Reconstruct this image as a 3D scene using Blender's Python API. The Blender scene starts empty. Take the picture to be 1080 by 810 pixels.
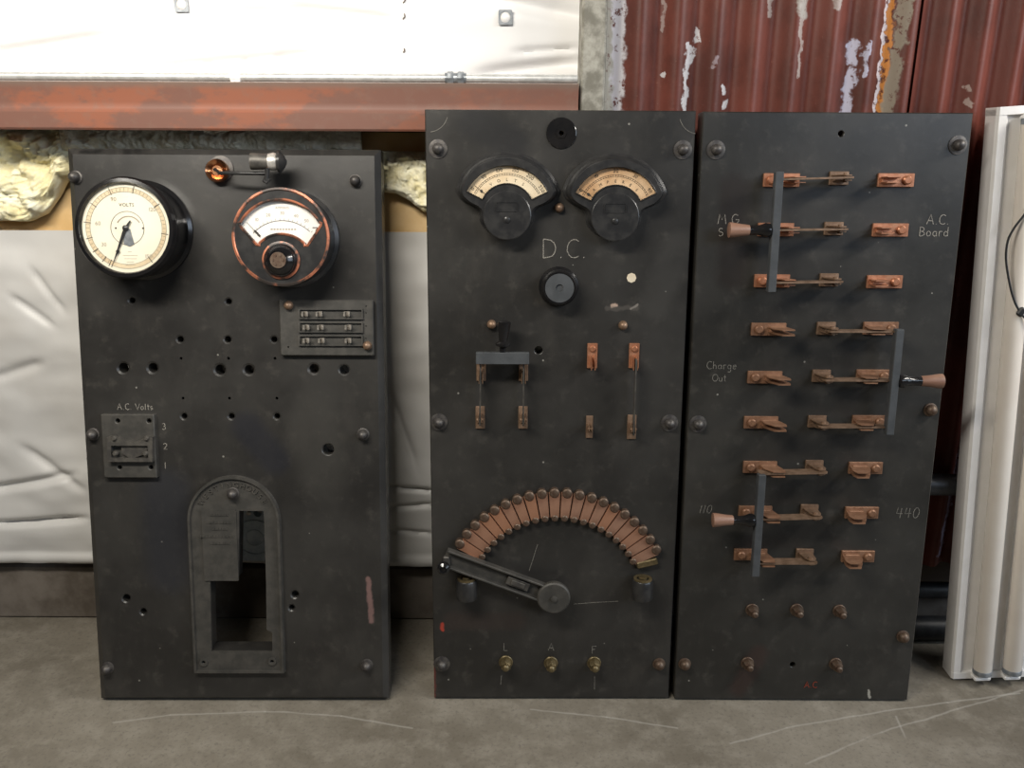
import bpy, bmesh, math, random
from mathutils import Vector, Matrix, noise
from mathutils.geometry import tessellate_polygon
random.seed(7)
PI = math.pi
C = bpy.context.scene.collection
R = math.radians

# ------------------------------------------------------------------ camera
F = 900.0
H = 1.19
PITCH = R(17.0); ROLL = R(0.30)
CAM = Vector((0, 0, H))
fwd = Vector((0, math.cos(PITCH), -math.sin(PITCH)))
r0 = Vector((1, 0, 0)); u0 = Vector((0, math.sin(PITCH), math.cos(PITCH)))
rgt = r0*math.cos(ROLL) + u0*math.sin(ROLL)
upv = u0*math.cos(ROLL) - r0*math.sin(ROLL)
cd = bpy.data.cameras.new('camera'); cam = bpy.data.objects.new('camera', cd); C.objects.link(cam)
M = Matrix((rgt, upv, -fwd)).transposed().to_4x4(); M.translation = CAM
cam.matrix_world = M
cd.sensor_width = 36; cd.lens = 36*F/1080; cd.clip_start = 0.02
bpy.context.scene.camera = cam

def ray(px, py):
    return fwd + rgt*((px-540)/F) + upv*((405-py)/F)
def at_y(px, py, Y):
    d = ray(px, py); return CAM + d*(Y/d.y)
def at_z(px, py, Z):
    d = ray(px, py); return CAM + d*((Z-H)/d.z)

# ------------------------------------------------------------------ materials
class NT:
    def __init__(s, name):
        s.m = bpy.data.materials.new(name); s.m.use_nodes = True
        s.t = s.m.node_tree; s.t.nodes.clear()
        s.out = s.n('ShaderNodeOutputMaterial'); s.b = s.n('ShaderNodeBsdfPrincipled')
        s.l(s.b.outputs[0], s.out.inputs[0])
        s.co = s.n('ShaderNodeTexCoord').outputs['Object']
    def n(s, k, **kw):
        x = s.t.nodes.new(k)
        for a, b in kw.items(): setattr(x, a, b)
        return x
    def l(s, a, b): s.t.links.new(a, b)
    def set(s, sock, v):
        if hasattr(v, 'links') or isinstance(v, bpy.types.NodeSocket): s.l(v, sock)
        else: sock.default_value = v
    def math(s, op, a, b=None, c=None, clamp=False):
        x = s.n('ShaderNodeMath', operation=op, use_clamp=clamp)
        s.set(x.inputs[0], a)
        if b is not None: s.set(x.inputs[1], b)
        if c is not None: s.set(x.inputs[2], c)
        return x.outputs[0]
    def vm(s, op, a, b=None, scale=None, out=0):
        x = s.n('ShaderNodeVectorMath', operation=op)
        s.set(x.inputs[0], a)
        if b is not None: s.set(x.inputs[1], b)
        if scale is not None: s.set(x.inputs['Scale'], scale)
        return x.outputs[out]
    def noise(s, scale, detail=4, rough=0.55, stretch=None, co=None, col=False):
        v = co or s.co
        if stretch: v = s.vm('MULTIPLY', v, stretch)
        x = s.n('ShaderNodeTexNoise'); s.l(v, x.inputs['Vector'])
        x.inputs['Scale'].default_value = scale; x.inputs['Detail'].default_value = detail
        x.inputs['Roughness'].default_value = rough
        return x.outputs['Color' if col else 'Fac']
    def ramp(s, v, lo, hi, clamp=True):
        x = s.n('ShaderNodeMapRange'); s.set(x.inputs[0], v)
        x.interpolation_type = 'SMOOTHSTEP'
        x.inputs[1].default_value = lo; x.inputs[2].default_value = hi
        return x.outputs[0]
    def mix(s, f, a, b):
        x = s.n('ShaderNodeMix', data_type='RGBA')
        s.set(x.inputs[0], f); s.set(x.inputs[6], a); s.set(x.inputs[7], b)
        return x.outputs[2]
    def seg(s, co, a, b, w, soft=0.3):
        """1 near the segment a-b (3-D), 0 away from it"""
        a = Vector(a); b = Vector(b); d = b-a
        pa = s.vm('SUBTRACT', co, tuple(a))
        h = s.math('DIVIDE', s.vm('DOT_PRODUCT', pa, tuple(d), out=1), d.dot(d), clamp=True)
        q = s.vm('SCALE', tuple(d), scale=h)
        dist = s.vm('LENGTH', s.vm('SUBTRACT', pa, q), out=1)
        return s.math('SUBTRACT', 1.0, s.ramp(dist, w*(1-soft), w*(1+soft)))
    def warp(s, amp, scale, flat=None):
        nz = s.vm('SUBTRACT', s.noise(scale, 3, 0.6, col=True), (0.5, 0.5, 0.5))
        v = s.vm('ADD', s.co, s.vm('SCALE', nz, scale=amp))
        if flat: v = s.vm('MULTIPLY', v, flat)
        return v
    def bump(s, h, strength=0.3, dist=0.002):
        x = s.n('ShaderNodeBump'); s.l(h, x.inputs['Height'])
        x.inputs['Strength'].default_value = strength; x.inputs['Distance'].default_value = dist
        s.l(x.outputs[0], s.b.inputs['Normal'])
    def fin(s, col, rough=0.5, metal=0.0, spec=None):
        s.set(s.b.inputs['Base Color'], col); s.set(s.b.inputs['Roughness'], rough)
        s.set(s.b.inputs['Metallic'], metal)
        if spec is not None: s.b.inputs['Specular IOR Level'].default_value = spec
        return s.m
def c4(c): return (c[0], c[1], c[2], 1.0)

def simple(name, a, b, rough=0.5, metal=0.0, scale=30, bump=0.15, spec=None, lo=0.35, hi=0.65, stretch=None):
    t = NT(name); nz = t.noise(scale, 5, 0.6, stretch)
    col = t.mix(t.ramp(nz, lo, hi), c4(a), c4(b))
    t.bump(nz, bump, 0.0015)
    return t.fin(col, rough, metal, spec)

MAT = {}
def slate(name, a, b, marks=()):
    t = NT(name)
    n1 = t.noise(3.5, 5, 0.6); n2 = t.noise(30, 6, 0.65); n3 = t.noise(9, 6, 0.7, (1.0, 1.0, 0.5))
    col = t.mix(t.ramp(n1, 0.35, 0.65), c4(tuple(x*.8 for x in a)), c4(b))
    col = t.mix(t.math('MULTIPLY', t.ramp(n3, 0.5, 0.75), 0.35), col, c4((0.066, 0.060, 0.052)))
    col = t.mix(t.math('MULTIPLY', t.ramp(n2, 0.52, 0.75), 0.45), col, c4((0.075, 0.069, 0.06)))
    v = t.n('ShaderNodeTexVoronoi'); v.inputs['Scale'].default_value = 22; t.l(t.co, v.inputs['Vector'])
    sp = t.math('LESS_THAN', v.outputs['Distance'], 0.045)
    rn = t.math('GREATER_THAN', t.noise(9, 2), 0.50)
    col = t.mix(t.math('MULTIPLY', t.math('MULTIPLY', sp, rn), 0.55), col, c4((0.35, 0.34, 0.3)))
    wc = t.warp(0.012, 60)
    for (p, q, w, c, k) in marks:
        col = t.mix(t.math('MULTIPLY', t.seg(wc, p, q, w, 0.5), k), col, c4(c))
    t.bump(n2, 0.25, 0.001)
    rr = t.math('ADD', t.math('MULTIPLY', n1, 0.25), 0.24)
    return t.fin(col, rr, 0.0, 0.5)

MAT['black_metal'] = simple('black_japanned_metal', (0.024, 0.024, 0.025), (0.044, 0.043, 0.042), 0.30, 0.2, 40, 0.1)
MAT['grey_metal'] = simple('dull_grey_metal', (0.075, 0.07, 0.065), (0.13, 0.12, 0.105), 0.5, 0.45, 50)
MAT['bolt'] = simple('dark_bolt_metal', (0.06, 0.055, 0.055), (0.12, 0.11, 0.1), 0.5, 0.5, 90)
MAT['brown_bolt'] = simple('brown_bolt_metal', (0.10, 0.06, 0.04), (0.15, 0.11, 0.08), 0.5, 0.5, 90)
MAT['clip_metal'] = simple('pale_clip_metal', (0.22, 0.20, 0.17), (0.40, 0.36, 0.31), 0.4, 0.4, 90)
MAT['cast'] = simple('cast_plate_metal', (0.050, 0.048, 0.043), (0.075, 0.07, 0.062), 0.55, 0.2, 40, 0.3)
MAT['copper'] = simple('old_copper', (0.42, 0.17, 0.09), (0.55, 0.27, 0.16), 0.42, 0.55, 55, 0.2)
MAT['copper_brown'] = simple('brown_copper', (0.21, 0.105, 0.058), (0.32, 0.175, 0.105), 0.48, 0.35, 55, 0.2)
MAT['copper_dull'] = simple('tarnished_copper', (0.19, 0.12, 0.075), (0.30, 0.195, 0.13), 0.48, 0.5, 60, 0.2)
MAT['copper_seg'] = simple('contact_copper', (0.30, 0.15, 0.09), (0.50, 0.26, 0.16), 0.45, 0.5, 22, 0.15)
def seg_copper():
    t = NT('contact_segment_copper'); n = t.noise(26, 5, .6); oi = t.n('ShaderNodeObjectInfo')
    col = t.mix(t.ramp(n, .35, .65), c4((.26, .14, .095)), c4((.42, .24, .165)))
    col = t.mix(t.math('MULTIPLY', oi.outputs['Random'], .75), col, c4((.50, .235, .13))); t.bump(n, .15, .001)
    return t.fin(col, .42, .5)
MAT['copper_seg'] = seg_copper()
MAT['copper_bright'] = simple('polished_copper', (0.75, 0.30, 0.14), (0.8, 0.42, 0.22), 0.22, 1.0, 40, 0.05)
MAT['rim_copper'] = simple('worn_copper_rim', (0.06, 0.05, 0.045), (0.55, 0.20, 0.11), 0.38, 0.4, 28, 0.1, lo=0.42, hi=0.60)
MAT['brass'] = simple('dull_brass', (0.13, 0.10, 0.05), (0.22, 0.17, 0.09), 0.4, 0.6, 60)
MAT['fibre'] = simple('grey_fibre_bar', (0.052, 0.056, 0.06), (0.07, 0.075, 0.08), 0.5, 0.0, 30)
MAT['black_plastic'] = simple('glossy_black_composition', (0.008, 0.008, 0.009), (0.014, 0.013, 0.013), 0.16, 0.0, 20, 0.02)
MAT['wood_handle'] = simple('worn_wood', (0.20, 0.10, 0.065), (0.34, 0.20, 0.14), 0.42, 0.0, 25, 0.1, stretch=(0.2, 1, 1))
MAT['cream'] = simple('cream_dial', (0.80, 0.74, 0.58), (0.86, 0.81, 0.66), 0.5, 0.0, 8, 0.0)
MAT['white_dial'] = simple('white_dial', (0.84, 0.82, 0.76), (0.88, 0.86, 0.81), 0.5, 0.0, 8, 0.0)
MAT['tan_band'] = simple('aged_dial_band', (0.66, 0.52, 0.33), (0.74, 0.62, 0.42), 0.5, 0.0, 20, 0.0)
MAT['aged_dial'] = simple('aged_dial_paper', (0.78, 0.60, 0.38), (0.86, 0.73, 0.52), 0.5, 0.0, 18, 0.0)
MAT['brown_dial'] = simple('browned_dial_paper', (0.50, 0.29, 0.14), (0.78, 0.54, 0.32), 0.5, 0.0, 14, 0.0)
MAT['ink'] = simple('dial_ink', (0.03, 0.026, 0.02), (0.05, 0.04, 0.03), 0.5, 0.0, 30, 0.0)
MAT['faded_ink'] = simple('faded_ink', (0.30, 0.25, 0.18), (0.38, 0.32, 0.24), 0.5, 0.0, 30, 0.0)
MAT['galv'] = simple('galvanised_steel', (0.52, 0.62, 0.72), (0.70, 0.78, 0.86), 0.42, 0.1, 40, 0.3)
MAT['emt'] = simple('conduit_metal', (0.62, 0.62, 0.60), (0.78, 0.78, 0.76), 0.38, 0.5, 60, 0.1)
MAT['zinc'] = simple('zinc_fitting', (0.22, 0.24, 0.26), (0.34, 0.36, 0.38), 0.4, 0.6, 60, 0.1)
MAT['silver'] = simple('bare_socket_metal', (0.6, 0.57, 0.52), (0.8, 0.77, 0.72), 0.35, 0.6, 120, 0.4)
MAT['pipe'] = simple('dark_pipe', (0.022, 0.023, 0.025), (0.05, 0.052, 0.055), 0.45, 0.1, 20, 0.2)
MAT['white_enamel'] = simple('white_enamel', (0.84, 0.82, 0.79), (0.90, 0.88, 0.86), 0.3, 0.0, 14, 0.03)
MAT['tube_glass'] = simple('unlit_lamp_glass', (0.76, 0.69, 0.61), (0.80, 0.74, 0.66), 0.18, 0.0, 10, 0.0)
MAT['rubber'] = simple('black_rubber', (0.012, 0.012, 0.013), (0.02, 0.02, 0.02), 0.5, 0.0, 30, 0.05)
MAT['kraft'] = simple('kraft_paper', (0.70, 0.46, 0.20), (0.80, 0.58, 0.31), 0.7, 0.0, 8, 0.3)
MAT['timber'] = simple('dark_old_timber', (0.05, 0.036, 0.025), (0.09, 0.065, 0.045), 0.8, 0.0, 12, 0.4, stretch=(0.1, 1, 1))
MAT['hole_paint'] = simple('cream_paint_spot', (0.65, 0.55, 0.40), (0.72, 0.63, 0.48), 0.6, 0.0, 30, 0.0)

def chalk(name, col, dens):
    t = NT(name); nz = t.noise(700, 3, 0.7)
    t.fin(c4(col), 0.9)
    tr = t.n('ShaderNodeBsdfTransparent'); mx = t.n('ShaderNodeMixShader')
    t.l(t.math('MULTIPLY', t.ramp(nz, 0.30, 0.62), dens), mx.inputs[0]); t.l(tr.outputs[0], mx.inputs[1]); t.l(t.b.outputs[0], mx.inputs[2])
    t.l(mx.outputs[0], t.out.inputs[0]); return t.m
MAT['chalk'] = chalk('chalk', (0.42, 0.39, 0.34), 0.72)
MAT['chalk_faint'] = chalk('faint_chalk', (0.33, 0.31, 0.27), 0.42)
MAT['chalk_red'] = chalk('red_chalk', (0.35, 0.06, 0.03), 0.7)

def glass():
    t = NT('clear_gauge_glass')
    t.b.inputs['Roughness'].default_value = 0.05
    gl = t.n('ShaderNodeBsdfGlossy'); gl.inputs['Roughness'].default_value = 0.05
    tr = t.n('ShaderNodeBsdfTransparent'); fr = t.n('ShaderNodeFresnel'); fr.inputs[0].default_value = 1.45
    mx = t.n('ShaderNodeMixShader')
    ge = t.n('ShaderNodeNewGeometry'); t.l(t.math('MULTIPLY', fr.outputs[0], t.math('SUBTRACT', 1.0, ge.outputs['Backfacing'])), mx.inputs[0]); t.l(tr.outputs[0], mx.inputs[1]); t.l(gl.outputs[0], mx.inputs[2])
    t.l(mx.outputs[0], t.out.inputs[0]); t.t.nodes.remove(t.b); return t.m
MAT['glass'] = glass()

# ------------------------------------------------------------------ mesh helpers
class MB:
    def __init__(s): s.bm = bmesh.new()
    def add(s, verts, faces):
        vs = [s.bm.verts.new(v) for v in verts]
        for f in faces:
            try: s.bm.faces.new([vs[i] for i in f])
            except ValueError: pass
        return vs
    def box(s, c, size, bev=0.0, rot=None, seg=1):
        t = bmesh.new(); bmesh.ops.create_cube(t, size=1.0)
        for v in t.verts: v.co = Vector((v.co.x*size[0], v.co.y*size[1], v.co.z*size[2]))
        if bev > 0: bmesh.ops.bevel(t, geom=t.edges[:], offset=bev, segments=seg, affect='EDGES', profile=0.5)
        mx = Matrix.Translation(Vector(c)) @ (rot.to_4x4() if rot is not None else Matrix())
        s.merge(t, mx); return s
    def merge(s, t, mx=Matrix()):
        t.verts.ensure_lookup_table(); t.verts.index_update()
        vs = [s.bm.verts.new(mx @ v.co) for v in t.verts]
        for f in t.faces:
            try: s.bm.faces.new([vs[v.index] for v in f.verts])
            except ValueError: pass
        t.free()
    def rings(s, rings, cap0=True, cap1=True, close=True):
        V = [[s.bm.verts.new(p) for p in r] for r in rings]; n = len(V[0])
        for a, b in zip(V, V[1:]):
            for i in range(n if close else n-1):
                j = (i+1) % n
                try: s.bm.faces.new((a[i], a[j], b[j], b[i]))
                except ValueError: pass
        if cap0:
            try: s.bm.faces.new(V[0])
            except ValueError: pass
        if cap1:
            try: s.bm.faces.new(V[-1])
            except ValueError: pass
        return s
    def lathe(s, prof, c=(0, 0, 0), axis=(0, -1, 0), seg=32, cap0=True, cap1=True):
        """prof = [(radius, distance along the axis)]"""
        ax = Vector(axis).normalized(); t = Vector((0, 0, 1)) if abs(ax.z) < 0.9 else Vector((1, 0, 0))
        e1 = (t - ax*t.dot(ax)).normalized(); e2 = ax.cross(e1); c = Vector(c)
        rr = [[c + ax*h + (e1*math.cos(2*PI*k/seg) + e2*math.sin(2*PI*k/seg))*max(r, 1e-5) for k in range(seg)] for r, h in prof]
        return s.rings(rr, cap0, cap1)
    def tube(s, pts, r, seg=10):
        pts = [Vector(p) for p in pts]; rr = []; up = None
        for i, p in enumerate(pts):
            d = (pts[min(i+1, len(pts)-1)] - pts[max(i-1, 0)]).normalized()
            if up is None: up = Vector((0, 0, 1)) if abs(d.z) < 0.9 else Vector((1, 0, 0))
            e1 = (up - d*up.dot(d)).normalized(); up = e1; e2 = d.cross(e1)
            q = r[i] if isinstance(r, (list, tuple)) else r
            rr.append([p + (e1*math.cos(2*PI*k/seg) + e2*math.sin(2*PI*k/seg))*q for k in range(seg)])
        return s.rings(rr)
    def plate(s, outer, holes, n0, n1, tilt_outer=0.0, back_outer=None):
        """solid between heights n0 and n1 (n = out of the panel) from 2-D outline and hole loops;
        a hole is (loop, chamfer) with the chamfer at n1"""
        def P(p, n): return Vector((p[0], -n, p[1]))
        def shrink(loop, k):
            cx = sum(p[0] for p in loop)/len(loop); cy = sum(p[1] for p in loop)/len(loop)
            r = sum(math.hypot(p[0]-cx, p[1]-cy) for p in loop)/len(loop); f = (r+k)/r
            return [(cx+(p[0]-cx)*f, cy+(p[1]-cy)*f) for p in loop]
        fr = [outer] + [shrink(h, ch) if ch else h for h, ch in holes]
        bk = [back_outer or outer] + [h for h, ch in holes]
        for loops, n in ((fr, n1), (bk, n0)):
            tri = tessellate_polygon([[Vector((p[0], p[1], 0)) for p in l] for l in loops])
            flat = [p for l in loops for p in l]
            vs = [s.bm.verts.new(P(p, n)) for p in flat]
            for t in tri:
                try: s.bm.faces.new([vs[i] for i in t])
                except ValueError: pass
            if n == n1: F_ = vs
            else: B_ = vs
        i = 0
        for k, l in enumerate(fr):
            m = len(l); ch = 0 if k == 0 else holes[k-1][1]
            if ch:
                mid = [s.bm.verts.new(P(p, n1-ch*0.7)) for p in bk[k]]
                for a in range(m):
                    b = (a+1) % m
                    s.bm.faces.new((F_[i+a], F_[i+b], mid[b], mid[a])); s.bm.faces.new((mid[a], mid[b], B_[i+b], B_[i+a]))
            elif k == 0 and tilt_outer:
                mid = [s.bm.verts.new(P(p, n1-tilt_outer)) for p in bk[0]]
                for a in range(m):
                    b = (a+1) % m
                    s.bm.faces.new((F_[i+a], F_[i+b], mid[b], mid[a])); s.bm.faces.new((mid[a], mid[b], B_[i+b], B_[i+a]))
            else:
                for a in range(m):
                    b = (a+1) % m
                    s.bm.faces.new((F_[i+a], F_[i+b], B_[i+b], B_[i+a]))
            i += m
        return s
    def ribbon(s, pts, w, n, th=0.0004, closed=False):
        """flat stroke on the panel plane, pts are 2-D, n is its height"""
        m = len(pts)
        if m < 2: return s
        L = []; Rr = []
        for i in range(m):
            if closed: a, b = pts[(i-1) % m], pts[(i+1) % m]
            else: a, b = pts[max(i-1, 0)], pts[min(i+1, m-1)]
            d = Vector((b[0]-a[0], b[1]-a[1]));
            if d.length < 1e-9: d = Vector((1, 0))
            d.normalize(); nn = Vector((-d.y, d.x))*(w/2)
            L.append((pts[i][0]+nn.x, pts[i][1]+nn.y)); Rr.append((pts[i][0]-nn.x, pts[i][1]-nn.y))
        rr = [[Vector((l[0], -n, l[1])), Vector((l[0], -n-th, l[1])), Vector((r[0], -n-th, r[1])), Vector((r[0], -n, r[1]))] for l, r in zip(L, Rr)]
        if closed: rr.append(rr[0]); s.rings(rr, False, False)
        else: s.rings(rr)
        return s
    def mesh(s, name, m, ang=35, keep=False):
        if not keep: bmesh.ops.recalc_face_normals(s.bm, faces=s.bm.faces[:])
        me = bpy.data.meshes.new(name); s.bm.to_mesh(me); s.bm.free()
        me.materials.append(MAT[m] if isinstance(m, str) else m)
        me.shade_smooth(); me.set_sharp_from_angle(angle=R(ang)); return me
    def obj(s, name, m, parent=None, loc=(0, 0, 0), rot=None, label=None, ang=35, keep=False):
        return inst(s.mesh(name, m, ang, keep), name, parent, loc, rot, label)
def inst(me, name, parent=None, loc=(0, 0, 0), rot=None, label=None, scale=None):
    o = bpy.data.objects.new(name, me); C.objects.link(o); o.location = loc
    if rot: o.rotation_euler = rot
    if scale: o.scale = scale
    if parent: o.parent = parent
    if label: o['label'] = label
    return o
def tag(o, label=None, cat=None, group=None, kind=None):
    if label: o['label'] = label
    if cat: o['category'] = cat
    if group: o['group'] = group
    if kind: o['kind'] = kind
    return o
def circ(cx, cy, r, n=20, a0=0):
    return [(cx + r*math.cos(a0+2*PI*k/n), cy + r*math.sin(a0+2*PI*k/n)) for k in range(n)]
def arc(cx, cy, r, a, b, n=24):
    return [(cx + r*math.cos(R(a+(b-a)*k/n)), cy + r*math.sin(R(a+(b-a)*k/n))) for k in range(n+1)]
def sector(cx, cy, ra, rb, a, b, n=24):
    return arc(cx, cy, rb, a, b, n) + arc(cx, cy, ra, b, a, n)
def smooth_loop(pts, sub=5):
    out = []; m = len(pts)
    for i in range(m):
        p0, p1, p2, p3 = [Vector(pts[(i+k-1) % m]) for k in range(4)]
        for k in range(sub):
            t = k/sub
            q = 0.5*((2*p1) + (p2-p0)*t + (2*p0-5*p1+4*p2-p3)*t*t + (3*p1-p0-3*p2+p3)*t**3)
            out.append((q.x, q.y))
    return out
def rrect(x0, y0, x1, y1, r, n=4):
    out = []
    for cx, cy, a in ((x1-r, y1-r, 0), (x0+r, y1-r, 90), (x0+r, y0+r, 180), (x1-r, y0+r, 270)):
        out += arc(cx, cy, r, a, a+90, n)
    return out

# printed lettering, from Blender's own font
_glyph = {}
def glyph(ch):
    if ch not in _glyph:
        cu = bpy.data.curves.new('t', 'FONT'); cu.body = ch; cu.size = 1.0; cu.resolution_u = 3
        ob = bpy.data.objects.new('t', cu); C.objects.link(ob)
        dg = bpy.context.evaluated_depsgraph_get(); dg.update()
        me = bpy.data.meshes.new_from_object(ob.evaluated_get(dg))
        vs = [(v.co.x, v.co.y) for v in me.vertices]; fs = [tuple(p.vertices) for p in me.polygons]
        w = max([v[0] for v in vs]) + 0.07 if vs else 0.3
        bpy.data.objects.remove(ob); bpy.data.curves.remove(cu); bpy.data.meshes.remove(me)
        _glyph[ch] = (vs, fs, w)
    return _glyph[ch]
def put_text(mb, s_, cx, cy, size, n, ang=0.0, bold=0):
    ws = [glyph(c)[2] if c != ' ' else 0.35 for c in s_]; x = -sum(ws)*size/2
    ca, sa = math.cos(ang), math.sin(ang)
    for c, w in zip(s_, ws):
        if c != ' ':
            vs, fs, _ = glyph(c)
            P = []
            for vx, vy in vs:
                a = x + vx*size; b = (vy-0.35)*size
                P.append(Vector((cx + a*ca - b*sa, -n, cy + a*sa + b*ca)))
            mb.add(P, fs)
        x += w*size
def put_arc_text(mb, s_, cx, cy, rad, size, n, a0, a1):
    m = len(s_)
    for i, c in enumerate(s_):
        a = R(a0 + (a1-a0)*i/(m-1))
        put_text(mb, c, cx + rad*math.cos(a), cy + rad*math.sin(a), size, n, a - PI/2)

# hand lettering: strokes in a box 1 high
def _a(cx, cy, rx, ry, a, b, n=9): return [(cx+rx*math.cos(R(a+(b-a)*k/n)), cy+ry*math.sin(R(a+(b-a)*k/n))) for k in range(n+1)]
ST = {
 'A': (.75, [[(0, 0), (.38, 1), (.72, 0)], [(.12, .38), (.62, .36)]]),
 'C': (.7, [_a(.42, .5, .38, .5, 50, 310)]), 'D': (.75, [[(.05, 0), (.05, 1)], [(.05, 1), (.35, .95)] + _a(.3, .5, .4, .46, 70, -70) + [(.05, 0)]]),
 'V': (.7, [[(0, 1), (.33, 0), (.68, 1)]]), 'M': (.9, [[(0, 0), (.14, 1), (.42, .4), (.7, 1), (.86, 0)]]),
 'G': (.8, [_a(.42, .5, .38, .5, 50, 330) + [(.76, .45), (.45, .45)]]),
 'S': (.6, [_a(.3, .75, .25, .24, 40, 250) + _a(.3, .27, .26, .25, 80, -140)]),
 'B': (.65, [[(.05, 0), (.05, 1)], _a(.08, .76, .42, .24, 90, -90) + _a(.08, .27, .5, .26, 90, -90)]),
 'O': (.8, [_a(.4, .5, .38, .5, 90, 450, 14)]), 'L': (.55, [[(.05, 1), (.05, .02), (.5, .0)]]),
 'F': (.6, [[(.05, 0), (.05, 1), (.55, .98)], [(.05, .55), (.42, .55)]]),
 'T': (.6, [[(0, .95), (.6, .98)], [(.3, .96), (.3, 0)]]),
 'o': (.55, [_a(.25, .28, .22, .27, 90, 450, 12)]), 'l': (.2, [[(.08, 1), (.08, 0)]]),
 't': (.4, [[(.18, .9), (.18, .05), (.32, 0)], [(.0, .6), (.38, .62)]]), 's': (.42, [_a(.2, .42, .16, .14, 40, 250, 6) + _a(.2, .15, .17, .14, 80, -140, 6)]),
 'a': (.55, [_a(.25, .27, .21, .26, 60, 420, 12), [(.46, .55), (.46, 0)]]), 'r': (.42, [[(.06, .55), (.06, 0)], _a(.25, .3, .19, .25, 150, 50, 6)]),
 'd': (.55, [_a(.25, .27, .21, .26, 60, 420, 12), [(.46, 1), (.46, 0)]]), 'h': (.52, [[(.05, 1), (.05, 0)], _a(.24, .3, .19, .24, 170, 0, 7) + [(.43, 0)]]),
 'g': (.55, [_a(.25, .27, .21, .26, 60, 420, 12), [(.46, .55), (.46, -.2)] + _a(.26, -.22, .2, .2, 0, -150, 6)]),
 'e': (.5, [[(.05, .3), (.44, .32)] + _a(.25, .27, .2, .27, 15, 320, 12)]), 'u': (.52, [[(.05, .55), (.06, .15)] + _a(.24, .18, .18, .18, 190, 350, 7) + [(.44, .55)], [(.44, .55), (.45, 0)]]),
 '1': (.3, [[(.12, 1), (.1, 0)]]), '2': (.6, [_a(.28, .72, .25, .26, 160, -30, 8) + [(.05, .02), (.58, .04)]]),
 '3': (.55, [_a(.22, .76, .24, .23, 140, -80, 8) + _a(.22, .26, .27, .26, 80, -150, 8)]),
 '4': (.65, [[(.1, 1), (.02, .42), (.6, .44)], [(.42, .95), (.42, 0)]]), '0': (.6, [_a(.28, .5, .26, .5, 90, 450, 14)]),
 '.': (.25, [[(.08, .0), (.13, .05)]]), '-': (.4, [[(0, .5), (.35, .5)]]),
}
def chalk_text(mb, s_, x, y, h, w, n=0.0006, slant=0.0, ang=0.0):
    rnd = random.Random(hash(len(s_)*31+int(x*1000)))
    for c in s_:
        if c == ' ': x += .45*h; continue
        wd, st = ST[c]
        for s in st:
            P = []
            for a, b in s:
                a += b*slant
                P.append((x + a*h + b*h*0.0 + rnd.uniform(-.012, .012)*h, y + b*h + a*h*ang + rnd.uniform(-.015, .015)*h))
            mb.ribbon(P, w, n)
        x += (wd+.14)*h

# ------------------------------------------------------------------ panels (slabs)
class Panel:
    def __init__(s, name, bl, br, ytop, lean, t, label):
        z0 = t*math.sin(lean)+0.0005
        a = at_z(*bl, z0); b = at_z(*br, z0)
        s.W = (b-a).length; o = (a+b)/2
        ux = (b-a).normalized(); yaw = math.atan2(ux.y, ux.x)
        s.e = bpy.data.objects.new(name, None); C.objects.link(s.e)
        s.e.location = o; s.e.rotation_euler = (-lean, 0, yaw); s.e.empty_display_size = 0.1
        s.mat = Matrix.Translation(o) @ Matrix.Rotation(yaw, 4, 'Z') @ Matrix.Rotation(-lean, 4, 'X')
        s.inv = s.mat.inverted(); s.t = t
        s.L = s.P((bl[0]+br[0])/2, ytop)[1]
        tag(s.e, label, 'switchboard panel')
    def P(s, px, py, n=0.0):
        o = s.inv @ CAM; d = s.inv.to_3x3() @ ray(px, py)
        k = (-n - o.y)/d.y; q = o + d*k
        return (q.x, q.z)
    def V(s, px, py, n=0.0):
        u, v = s.P(px, py, n); return Vector((u, -n, v))
    def slab(s, m, holes, bev=0.012, bd=0.008):
        W, L = s.W/2, s.L
        outer = [(-W+bev, bev*.6), (W-bev, bev*.6), (W-bev, L-bev), (-W+bev, L-bev)]
        back = [(-W, 0), (W, 0), (W, L), (-W, L)]
        return MB().plate(outer, holes, -s.t, 0.0, bd, back).obj('slab', m, s.e, ang=20)
    def hole(s, px, py, rpx, ch=0.003, n=16):
        u, v = s.P(px, py); r = rpx/530.0
        return (circ(u, v, r, n), ch)

P1 = Panel('switchboard_panel', (105, 738), (410, 738), 157, R(9.7), 0.045,
           'shorter black slate switchboard panel with round white-dial voltmeter and arched opening')
P2 = Panel('switchboard_panel', (458, 736), (705, 736), 116, R(5.0), 0.045,
           'middle black switchboard panel with two fan-shaped gauges and arc of copper contacts')
P3 = Panel('switchboard_panel', (711, 737), (957, 738.5), 118, R(5.0), 0.045,
           'right black switchboard panel with three triple-pole copper knife switches')
print('PANELS', P1.W, P1.L, P2.W, P2.L, P3.W, P3.L)

def L3(P, px, py): u, v = P.P(px, py); return (u, 0.0, v)
def line_marks(P, items):
    return [(L3(P, a, b), L3(P, c, d), w, col, k) for (a, b, c, d, w, col, k) in items]

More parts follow.
